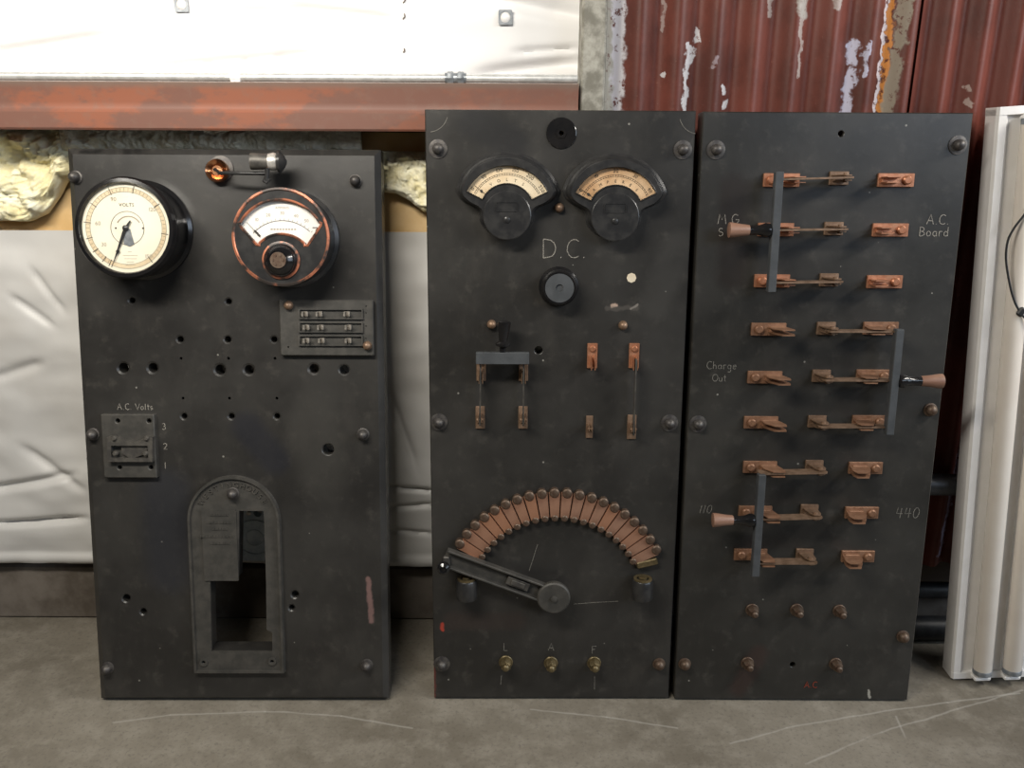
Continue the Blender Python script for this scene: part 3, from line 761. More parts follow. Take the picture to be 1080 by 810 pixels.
def triple_switch(P, rows, cross, handle, word):
    """rows: (jaw closed, hinge, jaw open) base-centre pixels"""
    H0 = P.P(*rows[1][1]); o = part_empty('knife_switch', P, H0)
    for cl, hg, opn in rows:
        p = P.P(*hg); inst(HG, 'hinge', o, (p[0]-H0[0], 0, p[1]-H0[1]))
    sgn = 1 if rows[0][0][0] > rows[0][1][0] else -1
    for cl, hg, opn in rows:
        pc, ph, po_ = P.P(*cl), P.P(*hg), P.P(*opn)
        inst(JWd if rows[0][0][1] > 300 else JW, 'contact_jaw', o, (pc[0]-H0[0], 0, pc[1]-H0[1]), (0, PI if sgn > 0 else 0, 0))
        inst(JWd if rows[0][0][1] > 300 else JW, 'contact_jaw', o, (po_[0]-H0[0], 0, po_[1]-H0[1]), (0, 0 if sgn > 0 else PI, 0))
        cu = P.P(*cross[0], .05)[0]*.5 + P.P(*cross[1], .05)[0]*.5
        ov = abs(cu-pc[0]) if (cu-pc[0])*sgn > 0 else -abs(cu-pc[0])
        q_ = (cu-H0[0], pc[1]-H0[1])
        blade_between((ph[0]-H0[0], ph[1]-H0[1]), q_, .026, .051, .0034, .012, .004).obj('blade', 'copper_dull', o)
    a = P.P(*cross[0], .052); c = P.P(*cross[1], .052)
    u_ = (a[0]+c[0])/2-H0[0]; va, vb = a[1]-H0[1], c[1]-H0[1]
    MB().box((u_, -.052, (va+vb)/2), (.015, .016, abs(va-vb)), .0012).obj('crossbar', 'fibre', o, label='dark fibre crossbar')
    m_ = P.P(*handle, .052); L_ = abs(m_[0]-H0[0]-u_); vz = P.P(*rows[1][0])[1]-H0[1]
    ax = (sgn, 0, 0)
    MB().lathe([(.006, .006), (.0125, .010), (.0135, .018), (.0100, .026), (.0085, L_*.40), (.0095, L_*.58)], (u_, -.052, vz), ax, 24).obj('ferrule', 'black_plastic', o, label='glossy black ferrule')
    MB().lathe([(.0080, L_*.5), (.0098, L_*.57), (.0112, L_*.72), (.0140, L_*.92), (.0142, L_*.985), (.004, L_)], (u_, -.052, vz), ax, 24).obj('handle', 'wood_handle', o, label='worn wooden handle')
    return o
triple_switch(P3, [((823.5, 190), (884, 188), (944, 190)), ((817.5, 242), (878.5, 241), (938, 242.5)), ((813.5, 296), (873.5, 295), (932, 297))],
              ((821, 181), (813.5, 308)), (768, 244), 'a')
triple_switch(P3, [((928, 346), (870.5, 346), (810, 347)), ((920.5, 396), (865.5, 396), (806, 397.5)), ((916, 444), (861, 444), (802, 445))],
              ((947, 347), (938, 458)), (994, 403), 'b')
triple_switch(P3, [((801, 492), (858, 491), (912, 493)), ((796, 539), (853, 537.5), (908, 540)), ((791, 584), (848, 584), (904, 586))],
              ((803, 500), (796, 607)), (751, 550), 'c')

# double-pole switch on panel 2 (upright blades)
rowsD = [((507.5, 389), (506.5, 440)), ((552, 389), (551.5, 440))]
J2 = jaw_mesh(s=.72, length=.048, wid=.0185, m='copper_dull')
H0 = P2.P(529, 440); o = part_empty('knife_switch', P2, H0)
HG2 = hinge_mesh(.72, length=.046, wid=.0185).mesh('hinge', 'copper_dull')
for j, h_ in rowsD:
    p = P2.P(*h_); inst(HG2, 'hinge', o, (p[0]-H0[0], 0, p[1]-H0[1]), (0, -PI/2, 0))
for j, h_ in rowsD:
    pj, ph = P2.P(*j), P2.P(*h_)
    inst(J2, 'contact_jaw', o, (pj[0]-H0[0], 0, pj[1]-H0[1]), (0, PI/2, 0))
    blade_between((ph[0]-H0[0], ph[1]-H0[1]), (pj[0]-H0[0], P2.P(529, 378, .04)[1]-H0[1]), .020, .034, .0026, .010, .004).obj('blade', 'grey_metal', o)
a = P2.P(502, 377.5, .038); c = P2.P(558, 377.5, .038)
MB().box(((a[0]+c[0])/2-H0[0], -.038, a[1]-H0[1]), (c[0]-a[0], .014, .023), .001).obj('crossbar', 'fibre', o, label='grey fibre crossbar')
hp = P2.P(530, 372, .038)
MB().lathe([(.006, 0), (.006, .010), (.014, .014), (.0145, .018), (.008, .022), (.009, .030), (.0125, .056), (.0125, .060), (.010, .0615)], (hp[0]-H0[0]-.000, -.038, hp[1]-H0[1]), (.06, 0, 1), 28).obj('handle', 'black_plastic', o, label='glossy black handle')
# second double-pole switch, only one blade left
H1 = P2.P(666, 450); o = part_empty('knife_switch', P2, H1)
hinge_mesh(.72, length=.050, wid=.018).obj('hinge', 'copper_dull', o, (0, 0, 0), (0, -PI/2, 0))
p = P2.P(621.5, 450); hinge_mesh(.6, length=.046, wid=.014).obj('hinge', 'copper_dull', o, (p[0]-H1[0], 0, p[1]-H1[1]), (0, -PI/2, 0))
J3 = jaw_mesh(s=.72, length=.050, wid=.020, m='copper')
for px in (624.5, 668.5):
    p = P2.P(px, 375); inst(J3, 'contact_jaw', o, (p[0]-H1[0], 0, p[1]-H1[1]), (0, PI/2, 0))
p = P2.P(668.5, 378); blade_between((0, 0), (p[0]-H1[0], p[1]-H1[1]), .020, .034, .0026, .010, .004).obj('blade', 'grey_metal', o)

# ---- rheostat: arc of contacts, swinging arm, two coils
pc = P2.P(584, 624); rc = (pc[0], pc[1])
ctr = P2.P(586, 633, .010); cu_, cv_ = ctr[0]-rc[0], ctr[1]-rc[1]
Ro = P2.P(586, 520.5, .012)[1]-ctr[1]; Ri = P2.P(586, 547, .012)[1]-ctr[1]
print('RHEO', Ro, Ri)
b = MB(); b.lathe([(.020, 0), (.020, .016), (.016, .020)], seg=32)
ro = b.obj('rheostat', 'black_metal', P2.e, (rc[0], 0, rc[1]))
n_s = 20; A0, A1 = 148.0, 28.5; st = (A1-A0)/(n_s-1)
mid = (Ro+Ri)/2
b = MB(); rr0, rr1 = Ri+.002-mid, Ro-.001-mid; g_ = .0017
def wedge(r0_, r1_, n0, n1, m):
    b = MB(); h0 = math.tan(R(abs(st)/2))*(mid+r0_)-g_; h1 = math.tan(R(abs(st)/2))*(mid+r1_)-g_
    b.plate([(-h0, r0_), (h0, r0_), (h1, r1_), (-h1, r1_)], [], n0, n1, .001, [(-h0-.0005, r0_-.0005), (h0+.0005, r0_-.0005), (h1+.0005, r1_+.0005), (-h1-.0005, r1_+.0005)])
    return b.mesh('contact', m)
wm = wedge(rr0, rr1, 0, .010, 'copper_seg')
sb_ = MB().lathe([(.0100, 0), (.0100, .0105), (.0075, .013), (.0035, .0135)], seg=18).mesh('contact_stud', 'brown_bolt')
ss_ = MB().lathe([(.0070, 0), (.0070, .011), (.005, .0125)], seg=16).mesh('contact_stud', 'brown_bolt')
for i in range(n_s):
    a = A0 + st*i
    c_ = inst(wm, 'contact', ro, (cu_+math.cos(R(a))*mid, 0, cv_+math.sin(R(a))*mid), (0, R(90-a), 0))
    inst(sb_, 'contact_stud', ro, (cu_+math.cos(R(a))*Ro, 0, cv_+math.sin(R(a))*Ro))
    inst(ss_, 'contact_stud', ro, (cu_+math.cos(R(a))*Ri, 0, cv_+math.sin(R(a))*Ri))
def rq(px, py, n): p = P2.P(px, py, n); return Vector((p[0]-rc[0], -n, p[1]-rc[1]))
hub = rq(584, 631, .040)
MB().lathe([(.033, .028), (.034, .031), (.034, .040), (.031, .0425), (.0065, .0425), (.0065, .046), (.003, .047)], (hub.x, 0, hub.z), seg=48).obj('pivot_disc', 'cast', ro)
e = rq(469, 588, .034); d = (Vector((e.x, e.z)) - Vector((hub.x, hub.z))); L_ = d.length; ang = math.atan2(d.y, d.x)
rot = Matrix.Rotation(-ang, 3, 'Y')
b = MB()
# channel-shaped arm: a web and two upstanding flanges
mid_ = Vector((hub.x, 0, hub.z)) + Vector((d.x, 0, d.y))*.5
b.box(mid_+Vector((0, -.024, 0)), (L_, .006, .036), .001, rot)
nrm = Vector((-d.y, 0, d.x)).normalized(); 
for sg in (-1, 1): b.box(mid_+Vector((0, -.031, 0))+nrm*sg*.0165, (L_, .018, .0045), .001, rot)
b.obj('arm', 'cast', ro)
b = MB(); fr_ = Vector((hub.x, 0, hub.z)) + Vector((d.x, 0, d.y))*.33
b.box(fr_+Vector((0, -.031, 0)), (.048, .008, .018), .001, rot); b.box(fr_+Vector((0, -.036, 0)), (.03, .003, .011), .001, rot); b.obj('nameplate', 'grey_metal', ro)
kn = rq(468, 600, .050)
b = MB(); tip = Vector((hub.x, 0, hub.z)) + Vector((d.x, 0, d.y))*.985
b.lathe([(.0055, .010), (.0055, .045), (.0115, .047), (.0135, .053), (.0125, .061), (.0075, .065), (.005, .060)], (kn.x, 0, kn.z+.004), seg=24)
b.obj('arm_knob', 'black_plastic', ro, label='glossy black knob')
b = MB(); b.box(tip+Vector((.0, -.030, -.012)), (.014, .012, .030), .002); b.obj('knob_bracket', 'grey_metal', ro)
cb_ = Vector((hub.x, 0, hub.z)) + Vector((d.x, 0, d.y))*.80
MB().box(cb_+Vector((0, -.016, -.006)), (.024, .014, .034), .002, rot).obj('brush', 'copper_seg', ro, label='copper brush')
for (px, py) in ((492, 611), (678, 611)):
    t_ = rq(px, py, .024)
    b = MB(); b.lathe([(.0205, -.042), (.0215, -.038), (.0215, -.003), (.0195, 0)], t_, (0, 0, 1), 28); b.box(t_+Vector((0, .012, -.026)), (.020, .024, .016), .001)
    co_ = b.obj('coil', 'black_metal', ro)
    b = MB(); b.lathe([(.0190, .0), (.0190, .003), (.0130, .003), (.0125, .0005)], t_, (0, 0, 1), 28, False, False); b.lathe([(.0085, -.001), (.0085, .0045), (.006, .0055)], t_, (0, 0, 1), 20)
    b.obj('pole_ring', 'brass', ro)
x_ = rq(686, 592, .012)
MB().box(x_+Vector((-.006, .006, -.006)), (.044, .012, .014), .002, Matrix.Rotation(R(-14), 3, 'Y')).obj('end_lug', 'brass', ro)

# ------------------------------------------------------------------ the setting
YW = 1.90
def floor_mat():
    t = NT('concrete_floor'); n1 = t.noise(2.2, 6, 0.6); n2 = t.noise(16, 7, 0.7); n3 = t.noise(120, 4, 0.7)
    col = t.mix(t.ramp(n1, 0.3, 0.7), c4((0.155, 0.136, 0.106)), c4((0.255, 0.230, 0.188)))
    col = t.mix(t.math('MULTIPLY', t.ramp(n2, 0.42, 0.68), 0.5), col, c4((0.34, 0.312, 0.262)))
    col = t.mix(t.math('MULTIPLY', t.ramp(n3, 0.5, 0.7), 0.45), col, c4((0.09, 0.082, 0.07)))
    wc = t.warp(0.01, 12)
    sc = [((120, 762), (180, 754), (280, 750), (360, 755), (435, 768)), ((560, 748), (640, 756), (715, 768)),
          ((770, 784), (830, 768), (900, 755), (1000, 741), (1075, 731)), ((850, 806), (930, 772), (1010, 748), (1078, 728)), ((945, 756), (955, 778))]
    for k_, pl in enumerate(sc):
        for p, q in zip(pl, pl[1:]):
            col = t.mix(t.math('MULTIPLY', t.seg(wc, at_z(*p, 0), at_z(*q, 0), 0.0022, 0.6), 0.42), col, c4((0.46, 0.44, 0.40)))
    t.bump(n2, 0.25, 0.002)
    return t.fin(col, t.math('ADD', t.math('MULTIPLY', n1, 0.25), 0.42), 0.0, 0.4)
b = MB(); b.box((0.2, 0.2, -0.05), (7.0, 4.6, 0.10)); tag(b.obj('floor', floor_mat()), 'grey-brown concrete floor with pale curved scratches', kind='structure')
b = MB(); b.box((0.2, YW+0.055, 1.36), (7.0, 0.10, 2.4)); tag(b.obj('wall_back', 'timber'), 'dark backing of the wall', kind='structure')
ct = simple('stained_curb_concrete', (0.085, 0.068, 0.052), (0.19, 0.165, 0.14), 0.85, 0, 7, 0.6)
zc = at_y(40, 596, 1.868).z
b = MB(); b.box((0.2, 1.868+.19, zc/2), (7.0, .38, zc), .006); tag(b.obj('trim_1', ct), 'rough concrete curb at the foot of the wall', kind='structure')

# rusty steel beam
def beam_mat():
    t = NT('rusty_beam_paint'); n1 = t.noise(6, 6, 0.65, (1, 1, 2.0)); n2 = t.noise(45, 5, 0.6)
    sz = t.n('ShaderNodeSeparateXYZ'); t.l(t.co, sz.inputs[0])
    col = t.mix(t.math('MULTIPLY', t.ramp(n1, 0.46, 0.56), t.math('SUBTRACT', 1.0, t.ramp(sz.outputs[0], -0.45, 0.25))), c4((0.185, 0.088, 0.064)), c4((0.27, 0.098, 0.056)))
    col = t.mix(t.math('MULTIPLY', t.ramp(n2, 0.5, 0.7), 0.4), col, c4((0.20, 0.12, 0.09)))
    g = t.ramp(t.math('ADD', sz.outputs[2], t.math('MULTIPLY', n1, 0.02)), 1.256, 1.272)
    col = t.mix(t.math('MULTIPLY', g, 0.85), col, c4((0.17, 0.125, 0.10)))
    t.bump(n2, 0.2, 0.001); return t.fin(col, 0.55, 0.0, 0.4)
YB = 1.7175
zt, zb = at_y(300, 86.5, YB).z, at_y(300, 138, YB).z
xe = at_y(610.5, 95, YB).x; xs = -3.2
prof = [(.085, zt), (.004, zt), (0.001, zt-.002), (.006, zb+.052), (.006, zb+.043), (.004, zb+.038), (0, zb+.033), (0, zb+.004), (.003, zb), (.085, zb), (.085, zb+.006), (.012, zb+.007), (.013, zt-.008), (.085, zt-.007)]
b = MB(); b.rings([[Vector((x, YB+y, z)) for y, z in prof] for x in (xs, xe)])
tag(b.obj('steel_beam', beam_mat(), ang=25), 'long rusty red-brown steel beam above the shorter panel', 'beam')

# post between white sheet and rusty sheeting
pa, pb = at_y(613, 60, 1.73).x, at_y(639, 60, 1.73).x
pm = simple('mottled_post_paint', (0.17, 0.16, 0.13), (0.38, 0.365, 0.315), 0.75, 0.0, 30, 0.5)
b = MB(); b.box(((pa+pb)/2, 1.80, 1.3), (pb-pa, .14, 2.6), .004)
tag(b.obj('post', pm), 'mottled grey post between the white insulation and rusty sheeting', 'post')

# corrugated sheets
YC = 1.746
def corr_mat(name, base, dark, marks):
    t = NT(name); n1 = t.noise(6, 6, 0.65, (1, 1, .8)); n2 = t.noise(160, 4, 0.7); n3 = t.noise(40, 5, .6, (1, 1, .2))
    col = t.mix(t.ramp(n1, 0.35, 0.7), c4(base), c4(dark))
    col = t.mix(t.math('MULTIPLY', t.ramp(n3, 0.62, 0.8), 0.10), col, c4((0.24, 0.12, 0.10)))
    col = t.mix(t.math('MULTIPLY', t.ramp(n2, 0.64, 0.74), 0.30), col, c4((0.36, 0.18, 0.14)))
    chip = t.ramp(t.noise(55, 5, .7), 0.36, 0.46)
    wc = t.warp(0.030, 42, (1, 0, 1))
    for (x0, y0, x1, y1, w, c_, k_) in marks:
        p = at_y(x0, y0, YC); q = at_y(x1, y1, YC)
        col = t.mix(t.math('MULTIPLY', t.seg(wc, (p.x, 0, p.z), (q.x, 0, q.z), w, 0.3), t.math('MULTIPLY', chip, k_)), col, c4(c_))
    t.bump(n2, 0.35, 0.001); return t.fin(col, 0.48, 0.0, 0.28)
W1 = (0.62, 0.61, 0.62); W2 = (0.60, 0.60, 0.74)
mk = [(727, 45, 723, 118, .0052, W1, .9), (737, 32, 737, 40, .0055, W1, .9), (731, 50, 728, 66, .006, W1, .9), (765, 93, 765, 96, .006, W1, .95), (767, 108, 767, 112, .0055, W1, .95),
      (905, 48, 895, 118, .0085, W2, .95), (918, 45, 912, 80, .005, W2, .8), (848, -5, 844, 80, .0045, (.42, .36, .33), .8), (849, -10, 848, 14, .010, (.42, .40, .36), .8),
      (816, -10, 815, 12, .006, (.42, .36, .33), .8), (884, -10, 884, 8, .007, (.42, .36, .33), .8),
      (654, -20, 650, 125, .014, (.56, .55, .58), .9), (640, -20, 640, 125, .012, (.33, .32, .27), .9), (755, 60, 752, 70, .005, (.4, .33, .36), .6),
      (942, -10, 927, 118, .0042, (.66, .60, .62), .95), (948, -10, 933, 118, .0062, (.62, .24, .05), .97), (960, -10, 938, 125, .009, (.34, .30, .23), .8),
      (703, -10, 700, 30, .0035, (.35, .28, .26), .6), (1030, 430, 992, 585, .0075, (.46, .45, .60), .85), (700, 78, 701, 80, .003, W1, .8)]
cmat = corr_mat('rusted_corrugated_paint', (0.165, 0.045, 0.031), (0.080, 0.022, 0.015), mk)
cmat2 = corr_mat('rusted_corrugated_paint_plain', (0.155, 0.042, 0.029), (0.076, 0.021, 0.0145), [(1030, 430, 992, 585, .0075, (.46, .45, .60), .85), (1022, 90, 1023, 94, .004, (.5, .4, .35), .7), (1020, 106, 1025, 110, .004, (.5, .4, .35), .7)])
def corr(xa, xb, ya, pitch, x0, amp, m, label, z0, lift=None):
    n = int((xb-xa)/.0035); zs = [z0, .6, 1.0, 1.4, 2.6]
    fr = []; xs_ = [xa+(xb-xa)*i/n for i in range(n+1)]
    f = lambda x: ya + amp - amp*math.cos(2*PI*(x-x0)/pitch)
    b = MB()
    rr = [[Vector((x, f(x), z)) for z in zs] + [Vector((x, f(x)+.0015, z)) for z in zs[::-1]] for x in xs_]
    b.rings(rr); o = b.obj('corrugated_sheet', m, ang=60); return tag(o, label, 'metal sheet')
zc3 = at_y(985, 597, YC).z
xlap = at_y(976, 10, YC).x
corr(pb+.002, xlap, YC, .0735, at_y(675, 60, YC).x, .0125, cmat, 'rust-red corrugated sheet with white paint streaks and orange stripe', zc3)
corr(xlap-.003, 2.6, YC-.004, .0675, at_y(998, 60, YC).x, .0125, cmat2, 'plain rust-red corrugated sheet behind the white lamp fixture', zc3)
xp = pb+.02
b = MB(); zz = at_y(985, 612, 1.80).z; b.box(((xp+2.6)/2, 1.815, (zc3+zz)/2-.0), (2.6-xp, .05, zc3-zz), .003)
tag(b.obj('timber_sill', 'timber'), 'dark wooden sill under the corrugated sheeting', 'timber')
# pipes
def hpipe(Y, py0, py1, xa, xb, label, m='pipe'):
    z0, z1 = at_y(985, py1, Y).z, at_y(985, py0, Y).z; r = (z1-z0)/2*.96; z = (z0+z1)/2
    b = MB(); b.lathe([(r, 0), (r, xb-xa)], (xa, Y, max(z, r)), (1, 0, 0), 28); return b, r, max(z, r), Y
b, r_, z_, Y_ = hpipe(1.7175, 500, 522, .30, 2.4, '')
b.lathe([(r_*1.06, 0), (r_*1.1, .004), (r_*1.06, .03)], (.60, Y_, z_), (1, 0, 0), 24)
tag(b.obj('pipe', 'pipe'), 'dark thin pipe running high across the corrugated sheeting', 'pipe')
b, r_, z_, Y_ = hpipe(1.80, 641, 671, .30, 2.4, '')
b = MB(); b.lathe([(.029, 0), (.029, 2.1)], (.30, 1.80, .0292), (1, 0, 0), 28)
tag(b.obj('pipe', 'pipe'), 'thick dark pipe lying on the floor behind the white lamp fixture', 'pipe')
b = MB(); b.lathe([(.020, 0), (.020, 2.1)], (.30, 1.835, .112), (1, 0, 0), 28)
b.box((.9, 1.855, .112), (.03, .03, .05), .002)
tag(b.obj('pipe', 'pipe'), 'dark middle pipe between the floor pipe and the wooden sill', 'pipe')

# conduit on the beam
yk = zt+.0088; Yk = YB+.014
b = MB(); b.lathe([(.0080, 0), (.0080, xe-xs-.002)], (xs, Yk, yk), (1, 0, 0), 24)
co = b.obj('conduit', 'emt'); tag(co, 'thin bright metal conduit lying along the rusty beam', 'conduit')
xc = at_y(480.5, 81, Yk).x
b = MB()
for s_ in (-1, 1): b.lathe([(.0115, 0), (.0125, .002), (.0125, .010), (.0115, .012)], (xc+s_*.010-.006, Yk, yk), (1, 0, 0), 8)
b.lathe([(.0100, -.02), (.0100, .02)], (xc, Yk, yk), (1, 0, 0), 20)
b.obj('coupling', 'zinc', co, label='grey zinc coupling')
xq = at_y(249, 81, Yk).x
b = MB(); b.lathe([(.0095, -.010), (.0095, .010)], (xq, Yk, yk), (1, 0, 0), 20); b.box((xq, Yk-.006, yk-.007), (.018, .004, .006), .001)
b.obj('strap', 'white_enamel', co, label='white strap')

# ---- vinyl facing sheets (pillowy, creased)
def vinyl_mat(name, a, b_, sc=14):
    t = NT(name); n1 = t.noise(3, 4, 0.6); n2 = t.noise(60, 4, 0.6)
    col = t.mix(t.ramp(n1, 0.4, 0.75), c4(a), c4(b_)); t.bump(n2, 0.12, 0.002)
    return t.fin(col, 0.42, 0.0, 0.4)
def sheet(name, x0, x1, z0, z1, Yf, th, m, nx, nz, label, cat, hem=None):
    b = MB(); V = []
    for j in range(nz+1):
        z = z0+(z1-z0)*j/nz; row = []
        for i in range(nx+1):
            x = x0+(x1-x0)*i/nx; y = Yf(x, z); row.append(b.bm.verts.new((x, y, z)))
        V.append(row)
    W_ = []
    for j in range(nz+1):
        W_.append([b.bm.verts.new(v.co+Vector((0, th, 0))) for v in V[j]])
    for j in range(nz):
        for i in range(nx):
            b.bm.faces.new((V[j][i], V[j][i+1], V[j+1][i+1], V[j+1][i])); b.bm.faces.new((W_[j][i+1], W_[j][i], W_[j+1][i], W_[j+1][i+1]))
    for j in range(nz):
        b.bm.faces.new((V[j][0], V[j+1][0], W_[j+1][0], W_[j][0])); b.bm.faces.new((V[j+1][nx], V[j][nx], W_[j][nx], W_[j+1][nx]))
    for i in range(nx):
        b.bm.faces.new((V[0][i+1], V[0][i], W_[0][i], W_[0][i+1])); b.bm.faces.new((V[nz][i], V[nz][i+1], W_[nz][i+1], W_[nz][i]))
    o = b.obj(name, m, ang=60, keep=True); return tag(o, label, cat)
def crease(x, z, px0, py0, px1, py1, w, d, Y=1.83):
    a = at_y(px0, py0, Y); c = at_y(px1, py1, Y); p = Vector((x, z)); A = Vector((a.x, a.z)); D = Vector((c.x, c.z))-A
    t = max(0, min(1, (p-A).dot(D)/D.dot(D))); q = A+D*t; dist = (p-q).length
    tap = min(1, 4*t+.2)*min(1, 4*(1-t)+.2) if True else 1
    return d*tap*math.exp(-(dist/w)**2)
def y_up(x, z):
    y = 1.812 + .010*noise.noise(Vector((x*2.0, z*3.2, 0))) + .006*noise.noise(Vector((x*4, z*14, 3)))
    for c_ in ((-20, 60, 120, 38, .010, .012), (150, 72, 330, 58, .006, .006), (300, 8, 420, 22, .008, .008), (480, -8, 612, 18, .014, .016), (500, 80, 612, 66, .012, .016),
               (290, 60, 330, 58, .006, .005), (540, 56, 612, 52, .006, .008), (240, 12, 330, 14, .006, .005)):
        y += crease(x, z, *c_)
    return y
xw1 = at_y(613, 40, 1.80).x
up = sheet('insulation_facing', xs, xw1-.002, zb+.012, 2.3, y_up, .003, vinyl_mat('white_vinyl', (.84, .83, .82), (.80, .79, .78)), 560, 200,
      'bright white creased vinyl insulation facing above the rusty beam', 'insulation')
# move the part of the facing behind the beam clear of it: the facing lies at Y > 1.805
for px, py in ((190.5, 4.5), (533, 18.5)):
    p = at_y(px, py, 1.805); y_ = y_up(p.x, p.z)-.0035; s_ = .0135
    b = MB(); b.plate(rrect(-s_, -s_, s_, s_, .003), [(circ(0, 0, s_*.74, 24), 0)], 0, .0015)
    b.obj('pin_washer', 'zinc', up, (p.x, y_, p.z), label='square grey pin washer')
    b = MB(); b.lathe([(s_*.73, 0), (s_*.5, .003), (.001, .0042)], seg=20); b.obj('pin_cap', 'white_enamel', up, (p.x, y_, p.z), label='white round pin cap')
for py, s_ in ((3, 1.2), (20, 1.0), (55, .7)):
    p = at_y(425, py, 1.805); b = MB(); b.tube([(0, 0, 0), (.004*s_, -.002, .004*s_), (.003*s_, -.001, .010*s_)], .0012, 6); b.obj('staple', 'brown_bolt', up, (p.x, y_up(p.x, p.z)-.001, p.z))

ztop_l = lambda x: at_y(30, 266, 1.82).z if x < -.55 else at_y(425, 246, 1.82).z
zl0 = at_y(40, 592, 1.85).z; zl1 = at_y(430, 246, 1.82).z
def y_low(x, z):
    y = 1.838 + .010*noise.noise(Vector((x*1.7+5, z*2.0, 0))) + .008*noise.noise(Vector((x*5, z*9, 3))) + .0035*noise.noise(Vector((x*14, z*22, 7)))
    y -= .014*math.exp(-((z-.72)/.22)**2)
    for c_ in ((-20, 520, 80, 500, .010, .014), (-20, 555, 90, 548, .008, .016), (20, 470, 90, 520, .012, .010), (10, 310, 60, 345, .009, .008), (30, 280, 70, 330, .008, .007), (-10, 400, 50, 380, .012, .008),
               (405, 515, 460, 520, .006, .012), (405, 538, 460, 534, .006, .010), (405, 400, 440, 500, .010, .012), (400, 560, 460, 566, .006, .008)):
        y += crease(x, z, *c_, Y=1.83)
    y += .030*math.exp(-((x+.63)/.09)**2-((z-.27)/.12)**2)
    if z < zl0+.03: y -= .006*math.sin(PI*(z-zl0)/.03)
    return y
sheet('insulation_facing', xs, .12, zl0, zl1-.0, y_low, .003, vinyl_mat('lower_white_vinyl', (.66, .65, .63), (.56, .54, .51)), 620, 160,  # lower facing has a greyer, darker white than the upper one
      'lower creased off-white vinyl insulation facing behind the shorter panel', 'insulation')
def y_kraft(x, z): return 1.868 + .004*noise.noise(Vector((x*5, z*9, 1)))-.003*math.exp(-((x+1)/.2)**2)
zk1 = at_y(30, 190, 1.85).z
sheet('kraft_paper', xs, .12, zl1-.10, 1.17, y_kraft, .002, 'kraft', 200, 40, 'tan kraft paper strip between fluffy insulation and lower white facing', 'paper')

# ---- fibreglass
def fluff_mat(name, a, b_, c_):
    t = NT(name); n1 = t.noise(16, 5, 0.65); n2 = t.noise(90, 5, 0.7); n3 = t.noise(5, 3, .5)
    col = t.mix(t.ramp(n1, 0.38, 0.62), c4(a), c4(b_)); col = t.mix(t.math('MULTIPLY', t.ramp(n3, .5, .7), .7), col, c4(c_))
    t.bump(n2, 0.6, 0.006); m = t.fin(col, 0.95, 0.0, 0.1); return m
def fb(p, o=4, H_=.6):
    s = 0; a = 1
    for k_ in range(o): s += a*noise.noise(p); p = p*2.1; a *= H_
    return s
def fluff(name, xa, xb, zlo, zhi, yf, bulge, m, nx, nz, seed, label, rim=.02):
    """a lumpy blanket: thick in the middle, tucked to the wall at its rim"""
    b = MB(); V = []
    for j in range(nz+1):
        row = []
        for i in range(nx+1):
            s_, t_ = i/nx, j/nz; x = xa+(xb-xa)*s_; lo = zlo(x); z = lo+(zhi(x)-lo)*t_
            e = min(1, t_*nz*.0+min(t_, 1-t_)*abs(zhi(x)-lo)/rim)*min(1, min(s_, 1-s_)*abs(xb-xa)/rim); e = math.sqrt(max(0, e))
            q = Vector((x*16, z*16, seed)); cell = noise.voronoi(Vector((x*30, z*30, seed)))[0][0]
            d = bulge*(.55+.5*fb(q, 5)) - .35*bulge*cell
            off = Vector((noise.noise(q*1.7+Vector((9, 0, 0))), 0, noise.noise(q*1.7+Vector((0, 9, 0)))))*.006
            row.append(b.bm.verts.new(Vector((x, yf-max(0, d)*e, z))+off*e))
        V.append(row)
    for j in range(nz):
        for i in range(nx): b.bm.faces.new((V[j][i], V[j][i+1], V[j+1][i+1], V[j+1][i]))
    # closed at the back
    bk = [[b.bm.verts.new((v.co.x, yf+.012, v.co.z)) for v in (V[0][0], V[0][nx], V[nz][nx], V[nz][0])]][0]
    loop = [V[0][i] for i in range(nx+1)] + [V[j][nx] for j in range(1, nz+1)] + [V[nz][i] for i in range(nx-1, -1, -1)] + [V[j][0] for j in range(nz-1, 0, -1)]
    lb_ = [b.bm.verts.new((v.co.x, yf+.012, v.co.z)) for v in loop]; m_ = len(loop)
    for i in range(m_): b.bm.faces.new((loop[(i+1) % m_], loop[i], lb_[i], lb_[(i+1) % m_]))
    for v in bk: b.bm.verts.remove(v)
    o = b.obj(name, m, ang=80, keep=True); o['label'] = label; o['category'] = 'insulation'; return o
fy = fluff_mat('yellow_fibreglass', (.84, .76, .46), (.94, .91, .72), (.72, .58, .30))
fg = fluff_mat('dusty_fibreglass', (.62, .60, .48), (.80, .78, .66), (.80, .74, .55))
def zlow_l(px_pts):
    P_ = [(at_y(px, py, 1.80).x, at_y(px, py, 1.80).z) for px, py in px_pts]
    def f(x):
        if x <= P_[0][0]: return P_[0][1]
        for (a, b_), (c_, d_) in zip(P_, P_[1:]):
            if x <= c_: return b_+(d_-b_)*(x-a)/(c_-a)
        return P_[-1][1]
    return f
top_l = lambda x: zb+.004
fluff('fibreglass_batt', -2.0, at_y(70, 170, 1.80).x, zlow_l([(-200, 236), (0, 235), (20, 236), (38, 228), (52, 208), (60, 192), (74, 184)]), top_l, 1.84, .062, fy, 220, 90, 1.3,
      'fluffy yellow fibreglass insulation bulging left of the shorter panel')
fluff('fibreglass_batt', at_y(68, 170, 1.82).x, at_y(382, 170, 1.82).x, zlow_l([(60, 158.5), (400, 160.5)]), top_l, 1.815, .040, fg, 300, 40, 4.1,
      'grey dusty fibreglass strip between the beam and the shorter panel')
